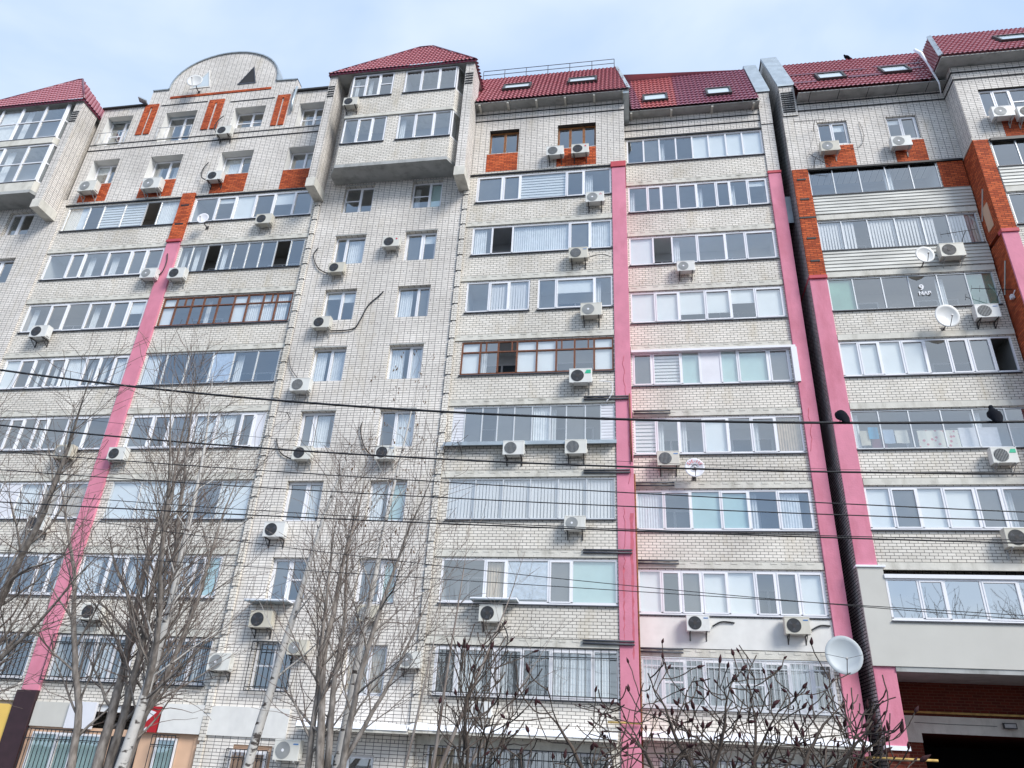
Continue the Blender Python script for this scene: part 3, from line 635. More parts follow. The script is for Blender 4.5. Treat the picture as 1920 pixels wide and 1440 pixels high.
# --- two-storey bays hanging over the street (on T and, cut by the frame, on T0)
def hanging_bay(cx, full_glass, apex):
    Yb = 23.0; L, Rr = cx-2.55, cx+2.55                     # front face ends
    prof = [(L-.35, Yb+.5), (L, Yb), (Rr, Yb), (Rr+.30, Yb+.6)]
    def prism(name, mt, z0, z1, out=0, cap=True):
        mb = MB(); P = [(prof[0][0], Y0)]+[(x, y-out) for x, y in prof]+[(prof[3][0], Y0)]
        for i in range(len(P)-1): mb.face([(*P[i], z0), (*P[i+1], z0), (*P[i+1], z1), (*P[i], z1)])
        mb.face([(*p, z1) for p in P]); mb.face([(*p, z0) for p in reversed(P)])
        return mb.build(name, mt, LB)
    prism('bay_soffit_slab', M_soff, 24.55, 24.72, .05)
    if not full_glass:
        prism('bay_wall', M_run, 24.721, 25.98)
        prism('bay_wall', M_run, 27.72, 28.9); prism('bay_cornice', M_conc, 27.56, 27.719, .05)
        rows = ((25.98, 27.56), (28.9, 30.42))
    else:
        prism('bay_slab', M_conc, 24.721, 25.3, .04); prism('bay_cornice', M_conc, 27.75, 28.15, .05); rows = ((25.3, 27.75), (28.15, 30.6))
    for z0, z1 in rows:
        if not full_glass:
            m = MB(); m.box(cx-.5+.02, cx+.04, Yb+.01, Yb+.2, z0, z1)
            m.face([(L-.35, Yb+.5, z0), (L, Yb, z0), (L, Yb, z1), (L-.35, Yb+.5, z1)])
            m.build('bay_brick_mullion', M_run, LB)
            window(LB, [L+.02, L+.7, L+1.4, cx-.5], z0+.01, z1-.01, Yb+.02, 'g g g' if z0 < 27 else 'd g d', tone=3, depth=.9, inner=False, low=.1)
            window(LB, [cx+.06, cx+.85, cx+1.75, Rr-.02], z0+.01, z1-.01, Yb+.02, 'g g g', tone=1, depth=.9, inner=False, low=.1)
        else:
            xs = [L, L+1.25, L+2.5, L+3.8, Rr]
            window(LB, xs, z0+.01, z1-.01, Yb+.02, 'g c g g', trans=(.5,), tone=1, depth=.9, inner=False, low=.1)
        # the splayed end light
        f = MB(); A = Vector((Rr, Yb+.02)); B = Vector((Rr+.30, Yb+.6)); w_ = .06
        def q(mb, t0, t1, a, b, off=0):
            d = (B-A); nrm = Vector((d.y, -d.x)).normalized()*off; p0, p1 = A+d*t0+nrm, A+d*t1+nrm; mb.face([(p0.x, p0.y, a), (p1.x, p1.y, a), (p1.x, p1.y, b), (p0.x, p0.y, b)])
        for (t0, t1, a, b) in ((0, .14, z0, z1), (.86, 1, z0, z1), (.14, .86, z0, z0+w_), (.14, .86, z1-w_, z1)): q(f, t0, t1, a, b, .01)
        if full_glass: q(f, .14, .86, (z0+z1)/2-.03, (z0+z1)/2+.03, .012)
        fo = f.build('bay_end_window', M_white, LB); g = MB(); q(g, .14, .86, z0+w_, z1-w_); g.build('glazing', M_glass, fo)
    # fins either side
    for (a, b) in ((L-1.15, L-.78), (Rr+.41, Rr+.82)):
        m = MB(); m.box(a, b, Yb-.02, Y0-.08, 24.1, 30.5); m.build('bay_fin', M_stk if a > cx else M_stk, LB)
        m = MB(); m.box(a-.03, b+.03, Yb-.06, Y0-.08, 23.62, 24.095); m.build('fin_bracket', M_conc, LB)
        m = MB()
        for i in range(5): m.box(a+.03, b-.03, Yb-.045, Yb-.021, 29.1+.16*i, 29.17+.16*i)
        m.build('fin_corbels', M_dark, LB)
    # hipped tile roof
    ye, ze = 22.85, 30.52; a, b = L-1.2, Rr+.88; (ax0, ax1, ay, az) = apex
    tile_roof('hipped_roof', M_roof, (a, ye, ze), (b, ye, ze), (ax0, ay, az), (ax1, ay, az), LB)
    tile_roof('hipped_roof', M_roof, (b, ye, ze), (b, ay+3.2, ze), (ax1, ay, az), (ax1, ay+.01, az), LB)
    tile_roof('hipped_roof', M_roof, (a, ay+3.2, ze), (a, ye, ze), (ax0, ay+.01, az), (ax0, ay, az), LB)
    m = MB(); m.box(a+.03, b-.03, ye+.05, Y0+2.5, ze-.06, ze-.01); m.build('eave_soffit', M_soff, LB)
    m = MB(); m.box(a, b, ye+.01, ye+.045, ze-.09, ze+.07); m.box(a+.002, a+.028, ye+.05, ay+3.1, ze-.09, ze+.07); m.box(b-.028, b-.002, ye+.05, ay+3.1, ze-.09, ze+.07); m.build('eave_fascia', M_roofd, LB)
    m = MB(); m.tube([(a, ye, ze+.03), (ax0, ay, az+.05)], .05); m.tube([(b, ye, ze+.03), (ax1, ay, az+.05)], .05); m.tube([(ax0, ay, az+.05), (ax1, ay, az+.05)], .05); m.build('ridge_cap', M_roofd, LB)
    m = MB(); m.box(a+.3, b-.3, Y0-.05, Y0+3, 24.7, ze-.1); m.build('tower_core', M_stk, LB)
hanging_bay(-10.15, False, (-10.2, -9.5, 24.4, 33.75))
hanging_bay(-30.45, True, (-29.6, -29.35, 24.3, 33.9))
# T0: the sliver of the next stair bay at the far left
hT0 = [(-29.72, -28.3, zk(k)-.05, zk(k)+1.36) for k in range(1, 9)]
wall('brick_wall', [M_stk, M_run], Y0-.08, -34.2, -26.78, 0, 24.9, hT0, LB, .2)
for k in range(1, 9): window(LB, [-29.72, -29.1, -28.3], zk(k)-.05, zk(k)+1.36, Y0+.1, rnd.choice(['d g', 'm g']), tone=3, depth=2, inner=False, low=.3)

# --- upper storeys and mansards of B and C
hB = [(-6.08, -4.72, 25.8, 27.2), (-2.98, -1.28, 25.8, 27.2)]
wall('brick_wall', [M_stk, M_run], Y0, -6.9, -.05, 24.72, 28.62, hB, LB, .22, edge=1.4)
window(LB, [-6.06, -5.4, -4.74], 25.82, 27.18, Y0+.18, 'g g', 'oak', tone=1, depth=2, inner=False, low=.2)
window(LB, [-2.96, -2.45, -1.8, -1.3], 25.82, 27.18, Y0+.18, 'g g g', 'oak', tone=1, depth=2, inner=False, low=.2)
for a, b in ((-6.13, -4.73), (-3.0, -1.28)):
    m = MB(); m.box(a, b, Y0-.012, Y0+.1, 24.74, 25.76); m.build('orange_brick_panel', M_org, LB)
for X0, X1, Y in ((-6.9, -.03, Y0), (-.04, 5.98, YC)):
    for z in (27.8, 28.2):
        m = MB(); m.box(X0, X1, Y-.035, Y-.002, z, z+.04, 0); m.box(X0, X1, Y-.025, Y-.002, z+.04, z+.34, 1); m.build('string_course', [M_dark, M_stk], LB)  # first box: dark line painted for the shade under the brick step
wall('brick_wall', [M_stk, M_stk], YC, -.05, 5.985, 27.32, 28.7, [], LB, .1)
BR = ((23.55, 28.5), (25.9, 32.75)); CR = ((24.9, 28.62), (27.0, 33.05))
tile_roof('mansard_roof', M_roof, (-6.75, 23.55, 28.5), (.22, 23.55, 28.5), (-7.2, 25.9, 32.75), (-.32, 25.9, 32.75), LB)
tile_roof('mansard_roof', [M_roof, M_roofo, M_roofp], (.3, 24.9, 28.62), (5.98, 24.9, 28.62), (.15, 27.0, 33.05), (5.98, 27.0, 33.05), LB,
          matf=lambda p, t: 2 if (p.x > 2.35 or p.x < .75-t*.5) else 1)
for (X0, X1, Ye, Yw, z) in ((-6.9, .22, 23.55, Y0, 28.5), (-.05, 5.98, 24.9, YC, 28.62)):
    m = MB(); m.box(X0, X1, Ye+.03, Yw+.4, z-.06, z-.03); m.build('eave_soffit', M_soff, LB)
    m = MB(); n = 6 if X0 < -1 else 4
    for i in range(n): x = X0+.3+(X1-X0-.6)*i/(n-1); m.box(x, x+.09, Ye+.06, Yw+.1, z-.16, z-.062)
    m.build('eave_bracket', M_conc, LB)
m = MB(); m.obox((.2, 23.53, 28.52), (-.34, 25.9, 32.8), .16, .05); m.box(-.05, .2, 23.6, 25.4, 28.3, 28.44); m.build('verge_flashing', M_flash, LB)
m = MB(); m.face([(.22, 23.6, 28.5), (.2, 26.2, 28.5), (-.32, 26.2, 32.7), (-.32, 25.9, 32.74)]); m.build('roof_side_wall', M_flash, LB)
for x, ze in ((-5.72, 30.0), (-2.6, 30.05)): skylight(LB, x, ze, 1.35, .95, *BR)
for x, ze in ((.85, 29.35), (3.75, 29.45)): skylight(LB, x, ze, 1.15, .95, *CR)
m = MB()
for z in (32.95, 33.25): m.tube([(-7.1, 25.8, z), (-.45, 25.8, z)], .018)
for i in range(7): x = -7.1+6.65*i/6; m.tube([(x, 25.8, 32.6), (x, 25.8, 33.25)], .018)
m.build('roof_railing', M_brkd, LB)
def fire_wall(parent, X0, X1, ya, za, yb, zb, mt):
    m = MB(); b = 27.5
    m.face([(X0, ya, b), (X0, ya, za), (X0, yb, zb), (X0, yb+8, zb), (X0, yb+8, b)]); m.face([(X1, ya, b), (X1, yb+8, b), (X1, yb+8, zb), (X1, yb, zb), (X1, ya, za)]); m.face([(X0, ya, b), (X1, ya, b), (X1, ya, za), (X0, ya, za)])
    m.build('parapet_wall', mt, parent)
    c = MB(); e = .05
    c.face([(X0-e, ya-.06, za), (X1+e, ya-.06, za), (X1+e, ya-.06, za+.1), (X0-e, ya-.06, za+.1)])
    c.face([(X0-e, ya-.06, za+.1), (X1+e, ya-.06, za+.1), (X1+e, yb, zb+.12), (X0-e, yb, zb+.12)]); c.face([(X0-e, yb, zb+.12), (X1+e, yb, zb+.12), (X1+e, yb+8, zb+.12), (X0-e, yb+8, zb+.12)])
    for x in (X0-e, X1+e): c.face([(x, ya-.06, za), (x, ya-.06, za+.1), (x, yb, zb+.12), (x, yb, zb-.1)])
    c.face([(X0-e, ya-.06, za), (X1+e, ya-.06, za), (X1+e, yb, zb-.0), (X0-e, yb, zb-.0)])
    for k in (.33, .66): y = ya+(yb-ya)*k; z = za+(zb-za)*k+.1; c.obox((X0-e, y, z+.012), (X1+e, y, z+.012), .03, .03)
    c.build('parapet_coping', M_flash, parent)
fire_wall(LB, 5.99, 6.49, 25.3, 29.45, 27.1, 33.3, M_stk)
# closed body behind the facade
m = MB(); m.box(-34.2, 6.49, 27.2, 37, 0, 28.2); m.build('rear_wall', M_run, LB)
m = MB(); m.face([(-7.2, 25.91, 32.74), (5.98, 27.01, 33.04), (5.98, 37, 28.3), (-7.2, 37, 28.3)]); m.face([(-13.7, Y0+2.5, 30.3), (-7.2, 25.91, 32.74), (-7.2, 37, 28.3), (-13.7, 37, 28.3)]); m.build('rear_roof', M_roof, LB)
m = MB(); m.box(-34.2, -26.9, Y0+.4, 37, 28.2, 30.3); m.build('rear_wall', M_run, LB)

# --- snow-covered canopy and ground-floor strips
def canopy(X0, X1, Y, z):
    m = MB(); m.box(X0, X1, Y-.75, Y-.02, z, z+.1); o = m.build('canopy', M_conc, LB)
    s = MB(); n = int((X1-X0)/.25); P = []
    for i in range(n+1): x = X0+(X1-X0)*i/n; P.append((x, rnd.uniform(.04, .14)))
    for i in range(n):
        (a, h), (b, g) = P[i], P[i+1]; yf = Y-.77-rnd.uniform(0, .03)
        s.face([(a, yf, z+.08), (b, yf, z+.08), (b, yf+.05, z+.1+g), (a, yf+.05, z+.1+h)], 0, True); s.face([(a, yf+.05, z+.1+h), (b, yf+.05, z+.1+g), (b, Y-.02, z+.2+g), (a, Y-.02, z+.2+h)], 0, True)
    s.build('snow_cover', M_snow, o)
canopy(-10.3, -6.8, Y0-.1, 2.25); canopy(-6.8, -.7, Y0, 2.3); canopy(.0, 6.4, YC, 2.45)
for X0, X1, Y in ((-6.8, -.7, Y0), (0, 5.9, YC)):
    m = MB(); m.box(X0, X1, Y-.02, Y+.02, 2.02, 2.24); m.build('floor_slab', M_conc, LB)
window(LB, [-6.4, -5.1, -3.3, -1.9, -.9], .57, 2.02, Y0+.02, 'n g g g', inner=False)
window(LB, [.5, 1.3, 2.9, 4.3, 5.6], .57, 2.02, YC+.02, 'g c g g', inner=False)
# ground floor under bay A: shop fronts
m = MB(); m.box(-20.0, -14.0, Y0+.02, Y0+.3, 0, 2.0); m.box(-13.98, -11.0, Y0-.02, Y0+.1, 0, 1.95); m.build('shopfront_wall', M_peach, LB)
wall('brick_wall', rev, Y0, -26.78, -13.75, 2.72, 2.9, [], LB, .1)
m = MB(); m.box(-19.95, -18.3, Y0-.06, Y0+.02, 1.98, 2.72); m.build('fascia_panel', M_cream, LB)
m = MB(); m.box(-15.25, -10.9, Y0-.14, Y0-.085, 1.97, 2.82); m.build('fascia_panel', M_plaster, LB)
m = MB(); m.box(-16.9, -15.9, Y0-.01, Y0+.019, 0, 1.8); m.build('doorway', M_black, LB)
m = MB(); m.box(-23.6, -20.76, Y0-.06, Y0+.3, 0, 2.6); m.build('yellow_shopfront', M_yel, LB)
window(LB, [-19.7, -18.8, -18.1, -17.2], .3, 1.82, Y0-.08, 't t t', inner=False, depth=.09, low=0)
window(LB, [-15.25, -14.55], .3, 1.82, Y0-.08, 't', inner=False, depth=.09, low=0)
window(LB, [-12.65, -12.1, -11.4], .3, 1.6, Y0-.12, 'g g', inner=False, depth=.09, low=0)
def grille(parent, X0, X1, Z0, Z1, Y, n, scroll=True, mt=None, depth=.0):
    m = MB(); y = Y-.16
    for z in (Z0, Z0+(Z1-Z0)*.08, Z1-(Z1-Z0)*.17, Z1): m.box(X0, X1, y-.012, y+.012, z-.014, z+.014)
    for i in range(n+1):
        x = X0+(X1-X0)*i/n; m.box(x-.009, x+.009, y-.009, y+.009, Z0, Z1)
        if scroll and i < n:
            c = x+(X1-X0)/n/2; r = (X1-X0)/n/2*.9
            m.tube([(c+r*math.cos(t*math.pi/6), y, Z1-(Z1-Z0)*.17-.1+r*math.sin(t*math.pi/6)) for t in range(7)], .008, 4)
    for x in (X0, X1):
        for z in (Z0+.05, Z1-.05): m.tube([(x, y, z), (x, Y, z)], .01, 4)
    return m.build('window_grille', mt or M_blackm, parent)
for a, b, k, Y, n in ((-20.0, -16.9, 8, Y0, 18), (-16.05, -14.05, 8, Y0, 12), (-6.5, -.7, 8, Y0, 24), (-25.4, -20.8, 8, Y0, 26)): grille(LB, a, b, zk(k)-.02, zk(k)+ZH, Y, n, a < -10)
grille(LB, 0, 5.9, zk(8)-.02, zk(8)+ZH, YC, 34, False, M_alu)
grille(LB, -12.55, -11.1, zk(8)-.1, zk(8)+1.4, Y0-.08, 8, False)
grille(LB, -19.8, -17.1, .25, 1.9, Y0-.1, 18); grille(LB, -15.3, -14.5, .25, 1.9, Y0-.1, 6); grille(LB, -12.7, -11.35, .25, 1.62, Y0-.1, 9)
grille(LB, -6.45, -.85, .5, 2.0, Y0, 30, False); grille(LB, .45, 5.65, .5, 2.0, YC, 24, False)
# conduits beside the middle pier
for z in (13.42, 10.62, 7.86, 5.04):
    m = MB(); m.tube([(-1.75, Y0-.1, z), (-.16, Y0-.1, z)], .03); m.tube([(-1.75, Y0-.1, z+.09), (-.16, Y0-.1, z+.09)], .03); m.build('conduit', M_greyp, LB)
    m = MB(); m.tube([(.0, YC-.12, z-.02), (1.35, YC-.12, z-.02)], .03); m.tube([(.0, YC-.12, z+.08), (1.35, YC-.12, z+.08)], .03); m.build('conduit', M_greyp, LB)
m = MB(); m.tube([(-.12, Y0-.1, 13.6), (-.10, Y0-.1, 11)], .025); m.tube([(-.02, YC-.2, 11), (-.02, YC-.2, 1.5)], .03); m.build('standpipe', M_rust, LB)
m = MB(); m.tube([(-1.0, Y0-.15, 2.85), (-.02, Y0-.15, 2.85)], .03); m.tube([(6.3, YC-.3, 2.28), (8.1, YE-.3, 2.28)], .035); m.build('gas_pipe', M_ypipe, LB)

# ------------------------------------------------------------------ right-hand building
for bay, k, xs, cells in WINE:
    window(EB, xs, zk(k)-.06, zk(k)+ZH-.06, YE+.015, cells, STY.get((bay, k), 'white'), 'balcony_window', None, TONE.get((bay, k)))
    z = zk(k)+ZH-.04
    if k > 1:
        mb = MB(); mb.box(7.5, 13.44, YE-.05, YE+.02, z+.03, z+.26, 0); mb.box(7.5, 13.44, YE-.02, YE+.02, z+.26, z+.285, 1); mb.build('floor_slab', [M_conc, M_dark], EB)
hE = [(w[2][0], w[2][-1], zk(w[1])-.06, zk(w[1])+ZH-.06) for w in WINE]
wall('brick_wall', rev, YE, 7.48, 13.46, 7.7, 24.36, hE, EB, .1)
z = zk(7)+ZH-.04; mb = MB(); mb.box(7.5, 13.44, YE-.05, YE+.02, z+.03, z+.26); mb.build('floor_slab', M_conc, EB)
m = MB(); m.box(12.5, 13.45, YE-.02, YE+.05, zk(1)-.06, 24.3); m.build('orange_brick_panel', M_org, EB)
def siding_panel(parent, X0, X1, Y, z0, z1, pitch=.16):
    m = MB(); z = z0
    while z < z1-.01:
        t = min(z+pitch, z1); m.face([(X0, Y-.05, z+.015), (X1, Y-.05, z+.015), (X1, Y-.02, t), (X0, Y-.02, t)]); m.face([(X0, Y-.01, z), (X1, Y-.01, z), (X1, Y-.05, z+.015), (X0, Y-.05, z+.015)]); z += pitch
    m.build('siding_panel', M_sid, parent)
siding_panel(EB, 7.5, 13.46, YE, zk(2)+ZH+.28, zk(1)-.07); siding_panel(EB, 7.5, 13.46, YE, zk(3)+ZH+.28, zk(2)-.07)
hE0 = [(8.2, 9.42, 25.68, 27.02), (11.0, 12.2, 25.68, 27.02)]
wall('brick_wall', [M_stk, M_run], YE, 6.85, 13.5, 24.36, 28.3, hE0, EB, .16, edge=1.0)
for a, b, c, d in hE0:
    window(EB, [a+.01, a+(b-a)*.46, b-.01], c+.01, d-.01, YE+.1, 'g h' if a < 10 else 'h g', tone=1, depth=2, inner=False, low=.2)
    m = MB(); m.box(a+.03, b+.05, YE-.012, YE+.1, 24.38, 25.6); m.build('orange_brick_panel', M_org, EB)
m = MB(); m.box(7.46, 13.46, YE-.09, YE+.02, 24.27, 24.36); m.build('roof_edge_trim', M_black, EB)
pier(EB, 6.85, 7.48, YE-.08, YE+8, 18.95, 24.36, M_org, 'brick_pier'); pier(EB, 6.83, 7.5, YE-.13, YE+8, 18.80, 18.945, M_pinkd, 'pier_cap')
pier(EB, 6.85, 7.48, YE-.06, YE+8, 4.74, 18.795, M_pink, 'painted_pier'); pier(EB, 6.85, 7.48, YE-.06, YE+8, 2.55, 4.735, M_pink, 'painted_pier'); pier(EB, 6.87, 7.46, YE-.04, YE+8, 0, 2.545, M_orgk, 'pier_base')
m = MB(); m.box(6.82, 7.5, YE-.1, YE+.1, 2.5, 2.62); m.build('snow_cover', M_snow, EB)
m = MB()
for z in (23.75, 22.7, 20.7, 19.6): m.box(6.99, 7.34, YE-.1, YE-.07, z, z+.08)
m.box(6.84, 7.49, YE-.1, YE-.02, 21.75, 21.82); m.build('pier_slot', M_black, EB)
mb = MB()
for i in range(10): mb.box(6.9, 7.42, YE-.085, YE-.002, 27.7+.13*i, 27.75+.13*i)
mb.build('brick_corbels', M_dark, EB)
# side wall in the gap and its closing
m = MB(); m.box(6.862, 7.4, YE+.06, YE+9, 24.38, 28.0); m.build('brick_wall', M_stk, EB)
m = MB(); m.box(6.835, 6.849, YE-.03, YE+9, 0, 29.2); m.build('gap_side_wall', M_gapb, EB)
m = MB(); m.box(6.505, 6.83, YC+4, YC+4.1, 0, 32); m.build('gap_dark_backing', M_black, EB)  # added black sheet in place of the deep shade at the back
m = MB(); m.box(6.53, 6.825, YC+.3, YC+.32, 22.2, 23.6); m.build('gap_flashing_sheet', M_flash, EB)
fire_wall(EB, 6.86, 7.5, 24.95, 29.3, 27.0, 33.6, M_stk)
for z in (27.74, 28.14):
    m = MB(); m.box(7.43, 13.5, YE-.035, YE-.002, z, z+.04, 0); m.box(7.43, 13.5, YE-.025, YE-.002, z+.04, z+.34 if z < 28 else z+.2, 1); m.build('string_course', [M_dark, M_stk], EB)  # dark strip puts in the shade below each brick band
ER = ((24.4, 28.35), (26.6, 32.55)); FR = ((23.4, 28.55), (25.4, 32.15))
tile_roof('mansard_roof', M_roof, (7.52, 24.4, 28.35), (13.2, 24.4, 28.35), (7.5, 26.6, 32.55), (13.9, 26.6, 32.55), EB)
m = MB(); m.box(7.5, 13.5, 24.43, 25.3, 28.26, 28.30); m.build('eave_soffit', M_soff, EB)
m = MB()
for i in range(5): x = 8.0+1.2*i; m.box(x, x+.025, 24.42, 25.0, 28.255, 28.262)
m.build('soffit_joint', M_dark, EB)
for x, ze in ((8.6, 29.45), (11.35, 29.55)): skylight(EB, x, ze, 1.2, 1.0, *ER)
m = MB(); s = Vector((0, 2.2, 4.2)).normalized(); nrm = Vector((0, -s.z, s.y))
for (xa, xb, z, h) in ((7.6, 10.9, 30.55, .18), (9.9, 11.3, 29.5, .28), (7.55, 8.5, 29.3, .2), (12.6, 13.3, 30.0, .2), (11.3, 13.3, 30.75, .16)):
    y = 24.4+(z-28.35)*2.2/4.2; p = Vector((xa, y, z))+nrm*.07; q = p+s*h
    m.face([(xa, p.y, p.z), (xb, p.y, p.z), (xb, q.y, q.z), (xa, q.y, q.z)])
m.build('roof_flashing', M_roofd, EB)
# wing F, standing forward
FX = 13.5
m = MB(); m.box(FX, FX+.5, YF, YE+3, 24.36, 28.5); m.build('brick_wall', M_stk, EB)
hF = [(14.28, 16.2, 25.6, 27.1)]
wall('brick_wall', [M_stk, M_run], YF, FX+.501, 24, 24.36, 28.5, hF, EB, .16)
window(EB, [14.3, 14.8, 15.45, 16.18], 25.62, 27.08, YF+.1, 'g g d', tone=1, depth=2, inner=False, low=.2)
m = MB(); m.box(14.75, 15.9, YF-.012, YF+.1, 24.4, 25.58); m.build('orange_brick_panel', M_org, EB)
m = MB(); m.box(14.1, 24, YF-.1, YF+.02, 24.22, 24.36); m.build('roof_edge_trim', M_black, EB)
m = MB(); m.box(FX, FX+.55, YF-.02, YE+3, 19.95, 24.355); m.build('brick_pier', M_org, EB)
m = MB(); m.box(FX+.012, FX+.2, YF+.05, YE+3, 0, 19.79); m.build('brick_side_wall', M_org, EB)
m = MB(); m.box(FX-.02, FX+.58, YF-.07, YF+.2, 19.8, 19.945); m.build('pier_cap', M_pinkd, EB)
m = MB(); m.box(FX+.005, FX+.55, YF-.02, YF+.049, 0, 19.795); m.build('painted_pier', M_pink, EB)
hF2 = [(14.1, 18.2, zk(k)-.06, zk(k)+ZH-.06) for k in range(1, 9)]
wall('brick_wall', rev, YF, FX+.552, 24, 0, 24.3, hF2, EB, .1)
for k in range(1, 9): window(EB, [14.12, 15.0, 15.9, 17, 18.18], zk(k)-.06, zk(k)+ZH-.06, YF+.015, 'g g b g', 'alu', 'balcony_window', None, 1)
siding_panel(EB, 14.08, 24, YF, zk(2)+ZH+.28, zk(1)-.07)
mb = MB(); mb.box(14.08, 24, YF-.05, YF+.02, zk(2)+ZH, zk(2)+ZH+.25); mb.build('floor_slab', M_conc, EB)
for z in (27.74, 28.14):
    m = MB(); m.box(FX-.035, 24, YF-.035, YF-.002, z, z+.04, 0); m.box(FX-.035, FX-.002, YF-.002, YE, z, z+.04, 0); m.box(FX-.025, 24, YF-.025, YF-.002, z+.04, z+.33, 1); m.build('string_course', [M_dark, M_stk], EB)  # thin dark boxes stand for shade under the projecting band
tile_roof('mansard_roof', M_roof, (13.0, 23.4, 28.58), (22, 23.4, 28.58), (13.85, 25.4, 32.15), (22, 25.4, 32.15), EB)
tile_roof('roof_cheek', M_roof, (13.0, 25.6, 28.58), (13.0, 23.4, 28.58), (13.85, 26.2, 32.15), (13.85, 25.4, 32.15), EB, row=.2, px=.14)
m = MB(); m.box(13.0, 22, 23.42, 24.3, 28.50, 28.54); m.box(13.0, 13.7, 24.3, 25.6, 28.50, 28.54); m.build('eave_soffit', M_soff, EB)
m = MB(); m.obox((12.99, 23.39, 28.6), (13.84, 25.38, 32.2), .18, .04); m.build('verge_flashing', M_flash, EB)
skylight(EB, 15.8, 29.75, 1.3, 1.0, *FR)
m = MB(); m.tube([(12.75, 24.7, 30.6), (12.85, 24.5, 30.1), (12.9, 24.35, 29.3), (12.95, 24.25, 28.7), (13.1, 24.3, 28.0), (13.2, 24.6, 27.6)], [.06, .08, .035, .05, .03, .02], 8)
m.build('frozen_downpipe', M_snow, EB)
m = MB(); m.box(7.4, 24, 27.0, 38, 4.76, 28.2); m.build('rear_wall', M_run, EB)
m = MB(); m.face([(7.5, 26.61, 32.54), (13.9, 26.61, 32.54), (22, 25.41, 32.14), (24, 38, 28.3), (7.5, 38, 28.3)]); m.build('rear_roof', M_roof, EB)
# plastered loggia box of the second storey and the passage below it
m = MB(); m.box(6.84, 7.6, YE-.13, YE+.3, 4.76, 7.70); m.box(7.6, 13.49, YE-.13, YE+.1, 4.76, zk(7)-.12); m.build('plastered_loggia', M_cream, EB)
m = MB(); m.box(6.8, 7.68, YE-.18, YE+.1, 7.70, 7.76); m.build('snow_cover', M_snow, EB)
m = MB(); m.box(7.6, 13.49, YE-.17, YE-.0, 7.36, 7.48); m.build('pvc_surround', M_white, EB)
window(EB, [7.62, 8.55, 9.30, 10.34, 11.39, 13.3], zk(7)-.12, 7.36, YE-.10, 'g g g g g', 'white', 'balcony_window', None, 3, 1.0, glassm=M_glassr, sill=True)
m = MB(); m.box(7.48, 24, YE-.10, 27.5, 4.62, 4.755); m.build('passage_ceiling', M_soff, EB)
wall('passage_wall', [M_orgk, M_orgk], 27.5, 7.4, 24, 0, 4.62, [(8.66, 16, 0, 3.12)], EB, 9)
m = MB(); m.box(8.15, 20, 27.44, 27.499, 3.12, 3.62); m.box(8.15, 8.66, 27.44, 27.499, 2.85, 3.12); m.build('concrete_lintel', M_conc, EB)
m = MB(); m.tube([(7.9, 27.35, 3.72), (20, 27.35, 3.72)], .035); m.build('gas_pipe', M_ypipe, EB)
m = MB(); m.box(8.0, 17, 36.3, 36.4, 0, 3.2); m.build('passage_end', M_dark, EB)
m = MB(); m.tube([(8.5, 27.43, 3.42), (9.6, 27.43, 3.4), (10.9, 27.43, 3.4)], .008, 4); m.build('lamp_cable', M_black, EB)
# brackets and boards on the orange side wall
for z in (21.6, 18.2, 14.6):
    m = MB(); m.obox((FX-.015, 24.95, z-.5), (FX-.015, 24.3, z+.55), .03, .05); m.build('side_wall_batten', M_cream, EB)
m = MB(); m.box(FX-.02, FX-.001, 24.3, 24.75, 20.4, 21.5); m.build('side_wall_board', M_peach, EB)
m = MB(); m.obox((FX-.01, 25.0, 24.3), (FX-.01, 23.97, 24.42), .04, .1); m.build('side_wall_trim', M_conc, EB)

# ------------------------------------------------------------------ ground
def struct(name, mb, mt): return tag(mb.build(name, mt), kind='structure')
m = MB(); m.box(-300, 300, -300, 300, -.3, 0); struct('ground', m, M_asph)
m = MB(); m.box(-60, 60, 20.5, 24, .004, .12); struct('pavement', m, M_pave)

